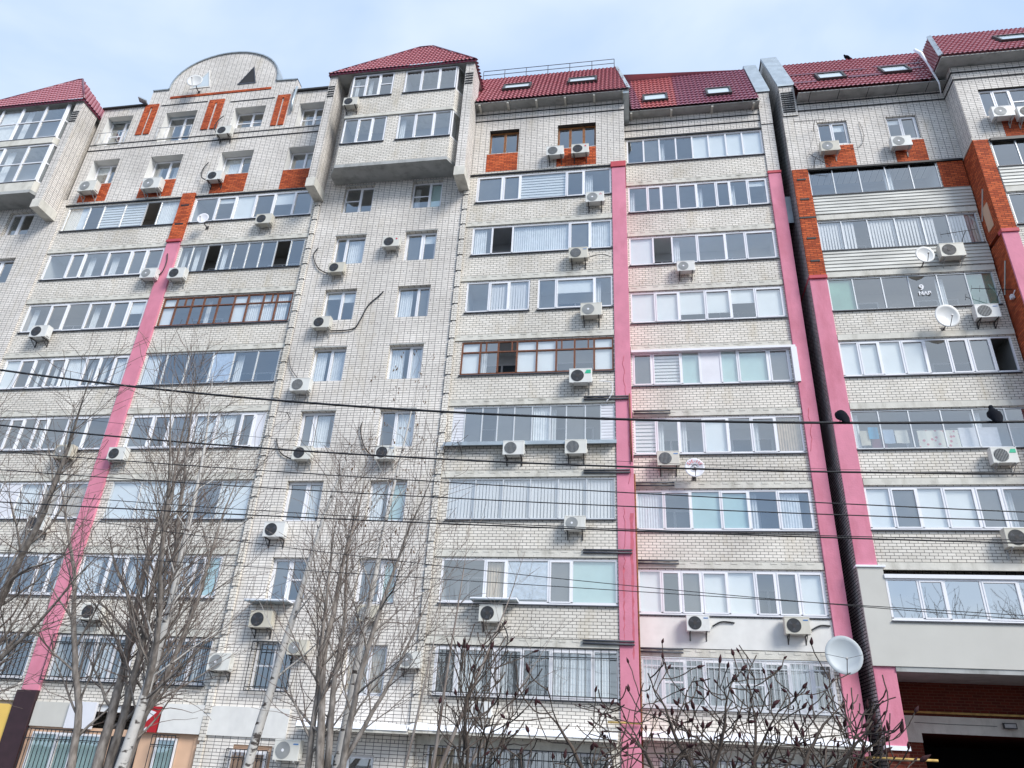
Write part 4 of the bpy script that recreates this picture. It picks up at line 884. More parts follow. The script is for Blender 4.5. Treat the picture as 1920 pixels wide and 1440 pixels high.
# ------------------------------------------------------------------ air conditioners
AC_MESH = {}
def ac_proto(kind):
    fan, mark, brk, side = kind; root = empty('air_conditioner')
    W_, H_, D_ = .82, .56, .30; x0 = -W_/2
    c = MB(); c.box(x0, -x0, -D_, 0, 0, H_); c.box(x0-.004, -x0+.004, -D_-.006, -.02, H_-.03, H_+.012); c.box(-x0, -x0+.03, -D_+.05, -.08, .06, .2)
    c.build('casing', M_ac, root, bevel=.012)
    fc = (x0+.30, -D_-.008, H_/2); g = MB(); g.disc(fc, .235, 24, 0, 0 if fan != 'light' else 1)
    if fan == 'wire':
        for i in range(-4, 5): x = fc[0]+i*.048; h = math.sqrt(max(.235**2-(i*.048)**2, 0)); g.box(x-.008, x+.008, fc[1]-.012, fc[1]-.004, fc[2]-h, fc[2]+h, 2)
    else:
        for r in (.08, .13, .18, .225): g.disc((fc[0], fc[1]-.006, fc[2]), r+.006, 24, 0, 2 if fan != 'dark' else 3, r-.006)
    g.disc((fc[0], fc[1]-.010, fc[2]), .045 if fan != 'dark' else .06, 12, 0, 4 if fan in ('dark', 'wire') else 5)
    g.build('fan_grille', [M_acd, M_acg, M_acg, M_brkd, M_brkd, M_white], root)
    if fan != 'light':
        b = MB()
        for i in range(3):
            a = i*2.09+.4; b.face([(fc[0]+.04*math.cos(a), fc[1]-.002, fc[2]+.04*math.sin(a)), (fc[0]+.2*math.cos(a-.25), fc[1]-.002, fc[2]+.2*math.sin(a-.25)), (fc[0]+.2*math.cos(a+.35), fc[1]-.002, fc[2]+.2*math.sin(a+.35))])
        b.build('fan_blade', M_greyp, root)
    if mark:
        k = MB(); y = -D_-.009
        if mark == 'green': k.face([(.15, y, .36), (.37, y, .36), (.37, y, .5), (.22, y, .5)])
        elif mark == 'red': k.disc((.26, y, .42), .045, 10)
        elif mark == 'triple':
            for dx, dz in ((0, .05), (-.035, 0), (.035, 0)): k.face([(.26+dx-.025, y, .4+dz), (.26+dx, y, .38+dz), (.26+dx+.025, y, .4+dz), (.26+dx, y, .43+dz)])
        else: k.box(.2, .36, y, y+.004, .44, .47)
        k.build('maker_mark', {'green': M_acgn, 'red': M_acr, 'triple': M_acr, 'blue': M_acb}[mark], root)
    bm = M_brk if brk == 'pale' else M_brkd
    for x in (x0+.12, -x0-.12):
        b = MB(); b.box(x-.018, x+.018, -D_-.03, .1, -.035, -.002); b.box(x-.018, x+.018, .085, .118, -.30, -.035); b.obox((x, .1, -.28), (x, -D_+.02, -.03), .025, .012); b.build('bracket', bm, root)
    return root
def copy_tree(o, parent=None):
    c = o.copy(); C.objects.link(c); c.parent = parent
    for ch in [q for q in SRC if q.parent == o]: copy_tree(ch, c)
    return c
SRC = []
PL = dict(A=Y0, bay=23.0, C=YC, E=YE, F=YF)
AC = [ # x, z, bay, fan, mark, bracket, scale, label
(-25.65,25.38,'A','light',None,'pale',1.1,'white air conditioner under the leftmost window of the row with orange brick panels'),
(-22.21,25.22,'A','light',None,'pale',1.15,'large white air conditioner on long brackets, second from left above the orange panels'),
(-19.06,25.45,'A','dark',None,'dark',.92,'air conditioner with a dark looping hose, third in the row with orange panels'),
(-19.30,28.38,'A','dark',None,'dark',.92,'highest air conditioner on the flat facade, below the rounded gable'),
(-12.40,28.28,'bay','dark',None,'dark',.85,'small air conditioner on the upper left corner of the overhanging brick bay'),
(-15.97,22.62,'A','dark',None,'pale',.92,'air conditioner under the top-row glazed loggia right of the orange pier'),
(-20.83,19.99,'A','light',None,'pale',.9,'air conditioner with silver fan just left of the pink pier, below its orange top'),
(-19.45,19.90,'A','dark',None,'pale',.95,'air conditioner with dark fan mounted on the right edge of the left pink pier'),
(-25.16,17.19,'A','dark',None,'dark',1.0,'air conditioner with half-shaded dark front at far left, third loggia row down'),
(-9.82,20.84,'A','dark','red','pale',.9,'air conditioner with a small red round mark between two windows of the plain brick bay'),
(-12.06,19.67,'A','dark',None,'pale',.85,'air conditioner with black hose curving up to its left, by a narrow-leaf window'),
(-12.24,16.99,'A','dark',None,'pale',.9,'air conditioner with a long black hose snaking up to its right'),
(-12.60,14.18,'A','wire',None,'pale',.95,'air conditioner with vertical grille bars beside the fourth window down of the plain brick bay'),
(-12.00,11.36,'A','dark',None,'pale',.9,'air conditioner crossed by the second cable, left window column of the plain brick bay'),
(-8.84,11.33,'A','dark','blue','pale',.9,'air conditioner behind dry birch leaves, right window column of the plain brick bay'),
(-12.48,8.49,'A','dark',None,'dark',.95,'air conditioner seen through twigs just below the close pair of cables'),
(-12.32,5.46,'A','dark',None,'dark',.95,'air conditioner under a small snow-dusted metal hood behind the birch'),
(-10.90,4.62,'A','light',None,'dark',.8,'small air conditioner to the right of a dark barred window'),
(-13.47,4.10,'A','light',None,'dark',.95,'air conditioner between the barred loggia and the dark barred window, low on the left'),
(-3.03,25.32,'A','wire',None,'dark',.9,'left one of two adjacent air conditioners under the three-leaf oak window'),
(-1.95,25.32,'A','dark','red','dark',.9,'right one of two adjacent air conditioners under the three-leaf oak window'),
(-1.32,22.57,'A','light','triple','dark',.92,'air conditioner with red diamond mark beside the top of the middle pink pier'),
(-1.98,19.76,'A','wire','blue','dark',.92,'air conditioner below the second loggia row next to the middle pink pier'),
(-1.47,17.07,'A','light',None,'dark',.98,'air conditioner below the split loggia windows next to the middle pink pier'),
(-1.85,14.23,'A','dark','green','pale',1.0,'air conditioner with a green corner mark under the brown wooden loggia'),
(-4.18,11.46,'A','wire',None,'dark',.92,'left one of two air conditioners under the zinc-edged loggia'),
(-2.00,11.47,'A','wire',None,'dark',.92,'right one of two air conditioners under the zinc-edged loggia'),
(-2.01,8.77,'A','light',None,'dark',.85,'air conditioner below the loggia filled with vertical blinds'),
(-4.64,5.83,'A','dark',None,'dark',.92,'air conditioner under a metal hood with a black hose hanging down'),
(-4.75,3.03,'A','light',None,'dark',.75,'lowest air conditioner, just above the snow-covered canopy'),
(2.25,19.81,'C','light',None,'dark',.85,'air conditioner on dark brackets under the loggia with one open dark leaf'),
(1.17,11.51,'C','wire','blue','dark',.95,'air conditioner left of the satellite dish with red writing'),
(1.84,5.90,'C','dark','blue','dark',.88,'left one of two air conditioners on the white plastered parapet'),
(4.85,5.89,'C','dark','blue','dark',.92,'right one of two air conditioners on the white plastered parapet'),
(8.43,25.25,'E','light',None,'pale',.92,'left air conditioner above an orange panel in the right-hand building'),
(11.21,25.22,'E','light',None,'pale',.95,'air conditioner above the second orange panel of the right-hand building'),
(14.70,25.41,'F','light',None,'pale',.95,'air conditioner on the projecting wing at the top right corner'),
(15.6,25.30,'F','dark','blue','pale',.95,'air conditioner cut by the right edge of the picture at the top'),
(11.98,19.58,'E','dark',None,'pale',1.05,'air conditioner right of a satellite dish, below the vertical-slat loggia'),
(12.59,16.84,'E','wire','blue','dark',.98,'air conditioner below the loggia with green end panes'),
(11.86,11.32,'E','wire','green','pale',.95,'air conditioner with a green mark below the loggia with laundry'),
(11.67,8.59,'E','dark',None,'pale',1.05,'air conditioner at the right edge, above the tree-reflecting windows'),
(-18.67,5.59,'A','dark',None,'dark',.95,'air conditioner behind the multi-stemmed tree right of the left pink pier'),
(-10.64,1.66,'A','light','blue','pale',1.0,'air conditioner with a blue mark on the peach ground-floor wall'),
(-19.61,11.47,'A','dark',None,'pale',.9,'air conditioner on the pink pier below the second cable'),
(-21.95,11.59,'A','light',None,'dark',.95,'air conditioner below the blue-reflecting loggia left of the pink pier'),
(-22.05,8.72,'A','dark',None,'dark',.95,'air conditioner half hidden by a leaning limb at far left'),
(-8.69,5.73,'A','light',None,'dark',.85,'air conditioner hidden behind the leaning pale birch trunk, right window column'),
(-7.10,4.36,'A','light',None,'dark',.85,'air conditioner right of the lace-curtained window, among pale twigs'),
]
for x, z, bay, fan, mark, brk, sc, lab in AC:
    key = (fan, mark, brk); Y = PL[bay]
    if key not in AC_MESH:
        root = ac_proto((fan, mark, brk, 0)); AC_MESH[key] = root; SRC = [o for o in C.objects if o.parent]
    else:
        root = AC_MESH[key]; root = copy_tree(root)
    out = .12 if bay != 'A' or x < -14 or x > -6.8 else .2
    root.location = (x, Y-out, z-.28*sc); root.scale = (sc, sc, sc); tag(root, lab, 'air conditioner', 'air conditioner units on the facades')

# hoods over two of the units
def hood(x, z, Y, w, lab):
    m = MB(); m.box(x-w/2, x+w/2, Y-.55, Y-.01, z, z+.03); s = MB(); s.box(x-w/2, x+w/2, Y-.56, Y-.05, z+.03, z+.07)
    o = m.build('metal_hood', M_flash); tag(o, lab, 'hood', 'metal hoods over air conditioners'); s.build('snow_cover', M_snow, o, off=(0, 0, 0))
hood(-12.2, 6.02, Y0-.08, 1.5, 'snow-dusted metal hood over the air conditioner behind the birch')
hood(-4.55, 6.22, Y0, 1.5, 'grey metal hood over the air conditioner below the dark-paned loggia')
def hose(pts, r, lab, mt=M_black, grp='hoses on the facades'):
    P = [Vector(p) for p in pts]; Q = []
    for i in range(len(P)-1):
        a, b, c, d = P[max(i-1, 0)], P[i], P[i+1], P[min(i+2, len(P)-1)]
        for k in range(6):
            t = k/6; Q.append(.5*((2*b)+(c-a)*t+(2*a-5*b+4*c-d)*t*t+(3*b-a-3*c+d)*t**3))
    Q.append(P[-1]); m = MB(); m.tube(Q, r*.8, 6); return tag(m.build('hose', mt), lab, 'hose', grp)
yt = Y0-.14
hose([(-11.9, yt, 16.75), (-11.0, yt, 16.8), (-10.75, yt, 17.2), (-10.5, yt, 17.9), (-10.1, yt, 18.35), (-9.95, yt, 18.55)], .035, 'long black hose snaking up the plain brick wall to the right')
hose([(-12.4, yt, 19.55), (-13.0, yt, 19.9), (-13.35, yt, 20.6), (-13.2, yt, 21.0)], .028, 'black hose arching up left of an air conditioner on the plain brick bay')
hose([(-12.8, yt, 14.5), (-13.3, yt, 15.1), (-13.5, yt, 15.7)], .02, 'thin grey hose above the air conditioner with vertical grille bars', M_greyp)
hose([(-12.4, yt, 11.2), (-13.0, yt, 11.5), (-13.3, yt, 12.1)], .028, 'black hose curling left of the air conditioner at the second cable')
hose([(-9.2, yt, 11.2), (-9.7, yt, 11.6), (-10.0, yt, 12.3), (-10.0, yt, 12.7)], .028, 'black hose between the two window columns of the plain brick bay')
hose([(-19.4, Y0-.2, 25.3), (-19.85, Y0-.2, 25.6), (-19.9, Y0-.2, 26.1), (-19.8, Y0-.1, 26.6)], .03, 'black hose looping beside the third air conditioner above the orange panels')
hose([(-19.7, Y0-.2, 28.3), (-20.0, Y0-.2, 28.8), (-19.9, Y0-.2, 29.3), (-19.75, Y0-.1, 29.7)], .03, 'black hose beside the highest air conditioner on the flat facade')
hose([(-4.3, Y0-.15, 5.6), (-4.1, Y0-.15, 5.2), (-4.15, Y0-.15, 4.7), (-4.3, Y0-.1, 4.5)], .028, 'black hose hanging below the hooded air conditioner')
hose([(-1.2, Y0-.2, 14.1), (-.8, Y0-.2, 14.05), (-.72, Y0-.15, 13.95), (-.75, Y0-.12, 13.6), (-.95, Y0-.1, 13.3)], .02, 'white hose bending down beside the air conditioner with the green corner mark', M_white)
hose([(-1.6, Y0-.2, 19.65), (-1.1, Y0-.2, 19.75), (-.7, Y0-.1, 19.7)], .02, 'black hose from an air conditioner to the middle pier, second row')
hose([(5.3, YC-.1, 5.8), (5.6, YC-.08, 5.95), (5.9, YC-.06, 5.95)], .03, 'black hose from the right unit on the white plastered parapet')
hose([(2.3, YC-.1, 5.85), (2.6, YC-.08, 6.0), (3.0, YC-.06, 5.98)], .03, 'black hose from the left unit on the white plastered parapet')
hose([(-20.6, Y0-.15, 19.95), (-20.35, Y0-.16, 20.15), (-20.3, Y0-.14, 20.7), (-20.4, Y0-.13, 21.2)], .03, 'dark hose climbing the left pink pier between two air conditioners')

# ------------------------------------------------------------------ satellite dishes and aerials
def dish(x, z, Y, r, az, el, lab, mt=None, text=False, lnb=True):
    root = empty('satellite_dish', (x, Y, z), lab, 'satellite dish', 'satellite dishes on the facades')
    c = Vector((0, -.38-r*.3, 0)); q = Vector((math.sin(az)*math.cos(el), -math.cos(az)*math.cos(el), math.sin(el)))
    a = q.cross(Vector((0, 0, 1))).normalized(); b = a.cross(q); n = 32
    m = MB(); R0 = [[tuple(c+(a*math.cos(t)*s*r*.93+b*math.sin(t)*s*r)+q*(.22*r*s*s-.03+h)) for t in [2*math.pi*j/n for j in range(n)]] for s, h in ((.05, 0), (.35, 0), (.6, 0), (.8, 0), (1, 0), (1.02, -.02), (1, -.03), (.8, -.02), (.35, -.02), (.05, -.02))]
    def B(mb, nm, mt): return mb.build(nm, mt, root, off=(0, 0, 0))
    m.rings(R0); B(m, 'reflector', mt or M_dish)
    m = MB(); m.tube([(0, 0, -r*.55), (0, -.2, -r*.55), tuple(c-q*.04)], .022); m.box(-.07, .07, -.01, .0, -r*.55-.1, -r*.55+.1); B(m, 'mount_arm', M_brkd)
    low = c-b*r*.98+q*.1; tip = c+q*r*.85-b*r*.35
    m = MB(); m.tube([tuple(low), tuple(tip)], .012)
    if r > .5:
        m.tube([tuple(c-a*r*.95+q*.15), tuple(tip)], .008, 4); m.tube([tuple(c+a*r*.95+q*.15), tuple(tip)], .008, 4)
    B(m, 'feed_arm', M_brkd)
    m = MB(); m.tube([tuple(tip-q*.05), tuple(tip+q*.02+Vector((0, 0, .02)))], [.035, .03], 8); B(m, 'receiver', M_plaster if r < .5 else M_brk)
    if text:
        for i, ch in enumerate('211-312'):
            t = math.radians(148-18.5*i); p = c+(a*math.cos(t)*-1*r*.68*-1+b*math.sin(t)*r*.68)+q*(.22*r*.46+.012)
            cu = bpy.data.curves.new('t', 'FONT'); cu.body = ch; cu.size = .17; cu.align_x = 'CENTER'; cu.align_y = 'CENTER'; cu.extrude = .002
            ob = bpy.data.objects.new('phone_number', cu); C.objects.link(ob); me = bpy.data.meshes.new_from_object(ob); bpy.data.objects.remove(ob)
            me.materials.clear(); me.materials.append(M_acr); o = bpy.data.objects.new('painted_digit', me); C.objects.link(o); o.parent = root
            X = a*math.sin(t)-b*math.cos(t)*1.0; X = (a*math.sin(t)+b*-math.cos(t)); Yv = (a*math.cos(t)+b*math.sin(t)); o.matrix_basis = Matrix(((X.x, Yv.x, q.x, p.x), (X.y, Yv.y, q.y, p.y), (X.z, Yv.z, q.z, p.z), (0, 0, 0, 1)))
        m = MB()
        def P(u, v): return tuple(c+a*u*r+b*v*r+q*(.02))
        for s in range(8):
            t0, t1 = math.pi*(.15+.7*s/8), math.pi*(.15+.7*(s+1)/8)
            m.face([P(.26*math.cos(t0), .02+.22*math.sin(t0)), P(.34*math.cos(t0), .02+.32*math.sin(t0)), P(.34*math.cos(t1), .02+.32*math.sin(t1)), P(.26*math.cos(t1), .02+.22*math.sin(t1))])
            m.face([P(.26*math.cos(t0)+.03, -.04-.18*math.sin(t0)), P(.34*math.cos(t0)+.03, -.04-.27*math.sin(t0)), P(.34*math.cos(t1)+.03, -.04-.27*math.sin(t1)), P(.26*math.cos(t1)+.03, -.04-.18*math.sin(t1))])
        m.face([P(.09*math.cos(t), .0+.09*math.sin(t)) for t in [k*math.pi/5 for k in range(10)]]); B(m, 'emblem', M_greyp)
    return root
dish(-21.7, 31.95, Y0, .42, R_(10), R_(2), 'satellite dish on the rounded gable beside the white triangular window')
dish(-18.9, 22.8, Y0, .29, R_(5), R_(5), 'small white dish in front of the loggia right of the orange pier top', M_panel)
dish(2.05, 11.1, YC, .36, R_(0), R_(6), 'white satellite dish with red writing and a dark eye-shaped emblem', M_panel, True)
dish(6.02, 5.0, YC-.1, .56, R_(-4), R_(6), 'very large pale grey satellite dish on the pink pier by the gap', M_dishg)
dish(10.95, 19.35, YE, .36, R_(4), R_(0), 'satellite dish in front of the vertical-slat loggia of the right-hand building')
dish(11.15, 16.6, YE, .45, R_(4), R_(-4), 'satellite dish in front of the loggia with green end panes')
def aerial(x, z, Y, ang, L_, lab, n=7, tilt=0):
    m = MB(); d = Vector((math.cos(ang), -math.sin(ang)*.6, tilt)).normalized(); p0 = Vector((x, Y-.1, z)); m.tube([(x, Y, z-.1), tuple(p0), tuple(p0+Vector((0, -.35, .1)))], .014, 5); p0 = p0+Vector((0, -.35, .1))
    m.tube([tuple(p0-d*L_*.3), tuple(p0+d*L_*.7)], .013, 5); s = d.cross(Vector((0, -1, 0))).normalized()
    for i in range(n): c = p0+d*L_*(-.3+i/(n-1)); e = s*(.2-.012*i); m.tube([tuple(c-e), tuple(c+e)], .006, 4)
    return tag(m.build('tv_aerial', M_brkd), lab, 'aerial', 'television aerials')
aerial(8.0, 26.6, YE, math.pi, 1.2, 'thin dark aerial left of the top window in the right-hand building', 5)
aerial(7.75, 24.5, YE, R_(-30), 1.0, 'dark aerial rod over the top of the orange brick pier by the gap', 4, -.5)
aerial(12.6, 20.3, YE, math.pi+.3, 1.2, 'aerial at the right end of the vertical-slat loggia', 6)
aerial(13.2, 17.6, YE, math.pi+.4, 1.3, 'aerial in front of the right green end pane', 6, .25)
aerial(-6.1, 11.45, Y0, math.pi*.5, .5, 'small aerial below the left end of the zinc ledge', 4)
aerial(-12.9, 12.9, Y0, math.pi, .6, 'small aerial beside the window above the second cable', 4, .2)
hose([(8.05, YE-.1, 26.5), (7.8, YE-.2, 25.7), (7.6, YE-.1, 25.2)], .008, 'thin cable hanging from the topmost aerial of the right-hand building', M_black, 'aerial cables')
hose([(9.9, YE-.06, 26.8), (9.95, YE-.06, 26.0), (9.7, YE-.06, 25.4), (8.9, YE-.06, 25.3)], .012, 'thin cable on the wall between the two orange panels', M_black, 'aerial cables')
m = MB(); m.tube([(13.47, YE-.5, 17.3), (13.45, YE-.8, 17.4)], .02, 6); m.box(13.38, 13.49, YE-.62, YE-.48, 17.2, 17.36); tag(m.build('outdoor_camera', M_panel), 'small white device on the orange side wall beside the aerial', 'camera')

# floodlight over the passage
fl = empty('floodlight', (11.2, 27.4, 3.42), 'small black-framed floodlight on the concrete beam over the dark passage', 'floodlight')
m = MB(); m.box(11.02, 11.40, 27.25, 27.32, 3.33, 3.50); m.box(11.18, 11.24, 27.32, 27.43, 3.38, 3.44); m.build('housing', M_black, fl)
m = MB(); m.box(11.05, 11.37, 27.243, 27.249, 3.36, 3.47); m.build('lens', M_brk, fl)

# text on a pane of the right-hand building: a holiday greeting
def letters(body, x, z, y, size, name, lab):
    cu = bpy.data.curves.new('t', 'FONT'); cu.body = body; cu.size = size; cu.align_x = 'CENTER'; cu.extrude = .002; cu.offset = .006
    ob = bpy.data.objects.new('t', cu); C.objects.link(ob); me = bpy.data.meshes.new_from_object(ob); bpy.data.objects.remove(ob); me.materials.clear(); me.materials.append(M_white)
    o = bpy.data.objects.new(name, me); C.objects.link(o); o.location = (x, y, z); o.rotation_euler = (math.pi/2, 0, 0); return tag(o, lab, 'window sticker', 'white lettering on the pane')
letters('9', 10.78, 18.12, YE-.002, .34, 'window_sticker', 'white figure nine stuck on a dark pane between green end panes')
letters('МАЯ', 10.85, 17.9, YE-.002, .2, 'window_sticker', 'short white word stuck on the pane under the figure nine')

# laundry in the glazed loggia
def cloth(x0, x1, z0, z1, y, mt, name, lab, cat):
    m = MB(); n = 14
    for side in (0, .03):
        for i in range(n):
            a, b = x0+(x1-x0)*i/n, x0+(x1-x0)*(i+1)/n; f = lambda x, k: y+side+.02*k*math.sin(x*13+k*2)
            zz = z0 if side == 0 else z0+(z1-z0)*.25
            m.face([(a, f(a, 1), zz), (b, f(b, 1), zz), (b, y+side*.3, z1), (a, y+side*.3, z1)], 0, True)
    return tag(m.build(name, mt), lab, cat, 'laundry on the line')
def fabric(n, c): return principled(n, c, .95, noise=.06, nscale=8)
m_, nt_, b_ = newmat('floral_cotton'); v_ = nt_.nodes.new('ShaderNodeTexVoronoi'); v_.inputs['Scale'].default_value = 6; c_ = nt_.nodes.new('ShaderNodeValToRGB')
c_.color_ramp.elements[0].position = .22; c_.color_ramp.elements[0].color = (.55, .16, .18, 1); c_.color_ramp.elements[1].position = .34; c_.color_ramp.elements[1].color = (.7, .68, .6, 1)
g_ = nt_.nodes.new('ShaderNodeNewGeometry'); nt_.links.new(g_.outputs['Position'], v_.inputs['Vector']); nt_.links.new(v_.outputs['Distance'], c_.inputs[0]); nt_.links.new(c_.outputs[0], b_.inputs['Base Color'])
zl = zk(5)+.72; yl = YE+.22
cloth(7.75, 8.05, zl-.55, zl, yl, fabric('cream_cotton', (.6, .56, .46)), 'hanging_cloth', 'small cream cloth, leftmost on the line behind the loggia glass', 'cloth')
cloth(8.02, 8.34, zl-.32, zl+.12, yl-.04, fabric('turquoise_cotton', (.03, .32, .55)), 'hanging_towel', 'bright blue towel on the line behind the loggia glass', 'towel')
cloth(8.12, 8.62, zl-.75, zl-.25, yl+.1, fabric('plum_cotton', (.20, .05, .10)), 'hanging_cloth', 'plum cloth hanging under the bright blue towel', 'cloth')
cloth(8.5, 8.85, zl-.48, zl+.04, yl, fabric('pale_blue_cotton', (.38, .48, .62)), 'hanging_cloth', 'pale blue cloth between the bright blue towel and a white cloth', 'cloth')
cloth(8.88, 9.3, zl-.48, zl, yl, fabric('ivory_cotton', (.7, .68, .62)), 'hanging_cloth', 'ivory cloth right of the pale blue cloth on the line', 'cloth')
cloth(9.6, 10.9, zl-.75, zl-.02, yl, m_, 'hanging_sheet', 'white sheet with red floral print on the laundry line', 'sheet')
cloth(10.92, 12.15, zl-.72, zl+.06, yl, fabric('white_cotton', (.76, .75, .80)), 'hanging_sheet', 'plain white sheet, rightmost on the laundry line', 'sheet')
m = MB(); m.tube([(7.52, yl, zl+.01), (13.2, yl, zl+.03)], .004, 4); tag(m.build('washing_line', M_white), 'washing line carrying laundry behind the loggia glass', 'washing line')

# sign boards at the left ground floor
m = MB(); m.box(-18.6, -17.62, Y0-.16, Y0-.07, 1.96, 2.76); tag(m.build('sign_board', M_panel), 'blank white sign board behind the multi-stemmed tree', 'sign', 'boards over the ground-floor shops')
rb = MB(); rb.box(-16.2, -15.3, Y0-.16, Y0-.1, 1.96, 2.72, 0); o = rb.build('sign_board', principled('deep_red_board', (.40, .01, .015), .5)); tag(o, 'dark red sign board with a white shape, beside grey fascia panels', 'sign', 'boards over the ground-floor shops')
w = MB(); y = Y0-.166; w.face([(-16.2, y, 2.0), (-15.85, y, 1.98), (-15.72, y, 2.25), (-15.55, y, 2.42), (-15.42, y, 2.55), (-15.95, y, 2.68), (-16.15, y, 2.5)]); w.face([(-15.8, y, 1.97), (-15.6, y, 1.97), (-15.65, y, 2.12)]); w.build('white_shape', M_panel, o)

# ------------------------------------------------------------------ overhead cables
WIRES = [
([(-11.65,7.69),(-6.85,6.99),(-2.25,6.56),(.26,6.39),(2.87,6.28),(5.43,6.25)], .019, 'thickest black overhead cable, topmost at the left edge, carrying two pigeons'),
([(-11.18,6.55),(-6.15,6.03),(-2.19,5.75),(.23,5.61),(2.76,5.53),(5.24,5.47)], .014, 'thick black overhead cable, second from the top'),
([(-10.97,6.04),(-6.06,5.64),(-2.17,5.36),(.21,5.21),(2.7,5.06),(5.11,4.93)], .008, 'thin overhead cable, third from the top at the left edge'),
([(-10.82,5.7),(-5.99,5.34),(-2.16,5.13),(.21,5.01),(2.67,4.89),(5.08,4.81)], .008, 'thin overhead cable, fourth from the top at the left edge'),
([(-10.66,5.31),(-5.91,4.97),(-2.13,4.77),(-.26,4.67),(3.18,4.59),(5.01,4.55)], .006, 'upper cable of the close pair below the thin cables'),
([(-10.58,5.12),(-5.89,4.88),(-2.13,4.73),(-.26,4.67),(3.17,4.55),(5.0,4.51)], .010, 'lower and thicker cable of the close pair below the thin cables'),
([(-7.48,4.63),(-3.21,4.18),(.17,3.85),(3.02,3.63),(4.77,3.55)], .005, 'thin cable running down to the right in front of the dark-paned loggia'),
([(-7.33,4.15),(-3.19,3.96),(.16,3.8),(3.02,3.64),(4.78,3.6)], .005, 'lowest thin cable, crossing the loggias above the sumac shrubs'),
([(-8.0,6.43),(-2.2,5.87),(.23,5.69),(2.77,5.56),(5.24,5.49)], .003, 'finest pale wire just above the second thick cable'),
]
def wire_at(P, x):
    P = sorted(P); 
    if x <= P[0][0]: a, b = P[0], P[1]
    elif x >= P[-1][0]: a, b = P[-2], P[-1]
    else:
        i = max(j for j in range(len(P)-1) if P[j][0] <= x); a, b = P[i], P[i+1]
    return a[1]+(b[1]-a[1])*(x-a[0])/(b[0]-a[0])
import itertools
for P, r, lab in WIRES:
    # least-squares parabola through the measured points: a hanging cable
    n = len(P); S = [sum(p[0]**k for p in P) for k in range(5)]; T = [sum(p[1]*p[0]**k for p in P) for k in range(3)]
    A = Matrix(((S[0], S[1], S[2]), (S[1], S[2], S[3]), (S[2], S[3], S[4]))); cf = A.inverted() @ Vector(T)
    Q = [(x, 10.5, cf[0]+cf[1]*x+cf[2]*x*x) for x in [(-16+.5*i) for i in range(53)]]
    m = MB(); m.tube(Q, r, 6); tag(m.build('overhead_cable', M_black), lab, 'cable', 'overhead cables across the street')
    if r == .019: CF = tuple(cf)
wz = lambda x: CF[0]+CF[1]*x+CF[2]*x*x

# ------------------------------------------------------------------ pigeons
M_pig = principled('pigeon_slate', (.007, .008, .012), .8, noise=.3, nscale=30, spec=.08); M_pigl = principled('pigeon_leg', (.25, .05, .04), .6)
def pigeon(x, y, z, yaw, lab, hunch=False, s=1.0):
    """perched bird: one skin from tail to beak; feet grip the perch"""
    # centre line in its own yz plane, facing +y ; (y, z, half width, half height)
    st = [(-.135, -.085, .030, .008), (-.11, -.06, .036, .012), (-.07, -.015, .046, .026), (-.035, .03, .060, .045), (0, .065, .068, .058), (.03, .10, .060, .055), (.048, .135, .042, .042), (.055, .160, .028, .030), (.06, .180, .026, .027), (.066, .198, .024, .024), (.078, .208, .014, .015), (.088, .205, .005, .005), (.10, .197, .002, .003)]
    if hunch: st = [(a, b-.0 if b < .1 else .1+(b-.1)*.35, c, d) for a, b, c, d in st]
    pts = [Vector((0, a, b)) for a, b, c, d in st]; rings = []; n = 14
    for i, (a, b, c, d) in enumerate(st):
        t = (pts[min(i+1, len(pts)-1)]-pts[max(i-1, 0)]).normalized(); nn = t.cross(Vector((1, 0, 0))).normalized(); ring = []
        for j in range(n):
            q = 2*math.pi*j/n; wx = c*math.cos(q)*(1.0+(.12 if math.sin(q)*nn.z < .2 and 2 <= i <= 5 else 0)); ring.append(tuple(pts[i]+Vector((wx, 0, 0))+nn*d*math.sin(q)))
        rings.append(ring)
    m = MB(); m.rings(rings); o = m.build('pigeon', M_pig); tag(o, lab, 'pigeon', 'pigeons')
    for sx in (-1, 1):                        # folded wings lying over the flanks
        w = MB(); R2 = []
        for (a, b, c, d, ox) in ((.02, .105, .006, .02, .052), (.0, .07, .013, .042, .062), (-.04, .025, .013, .036, .056), (-.08, -.03, .009, .022, .042), (-.115, -.075, .004, .008, .024)):
            R2.append([(sx*(ox+c*math.cos(q)), a+d*.3*math.sin(q), b+d*math.sin(q)) for q in [2*math.pi*k/8 for k in range(8)]])
        w.rings(R2); w.build('wing', M_pig, o, off=(0, 0, 0))
        l = MB(); l.tube([(sx*.025, .0, .02), (sx*.028, .008, -.012)], .006, 5)
        for k in (-1, 0, 1): l.tube([(sx*.028, .008, -.012), (sx*.028+k*.012, .03, -.014), (sx*.028+k*.014, .038, -.026)], .003, 4)
        l.build('leg', M_pigl, o, off=(0, 0, 0))
    o.location = (x, y, z); o.rotation_euler = (0, 0, yaw); o.scale = (s, s, s); return o
pigeon(3.02, 10.5, wz(3.02)+.032, R_(8), 'hunched dark pigeon on the thick cable in front of the pink piers', True, 1.25)
pigeon(5.07, 10.5, wz(5.07)+.032, R_(-12), 'upright dark pigeon on the thick cable in front of the laundry loggia', False, 1.25)
pigeon(10.67, 26.6, 32.66, R_(70), 'tiny dark pigeon on the roof ridge of the right-hand building', False, 1.5)

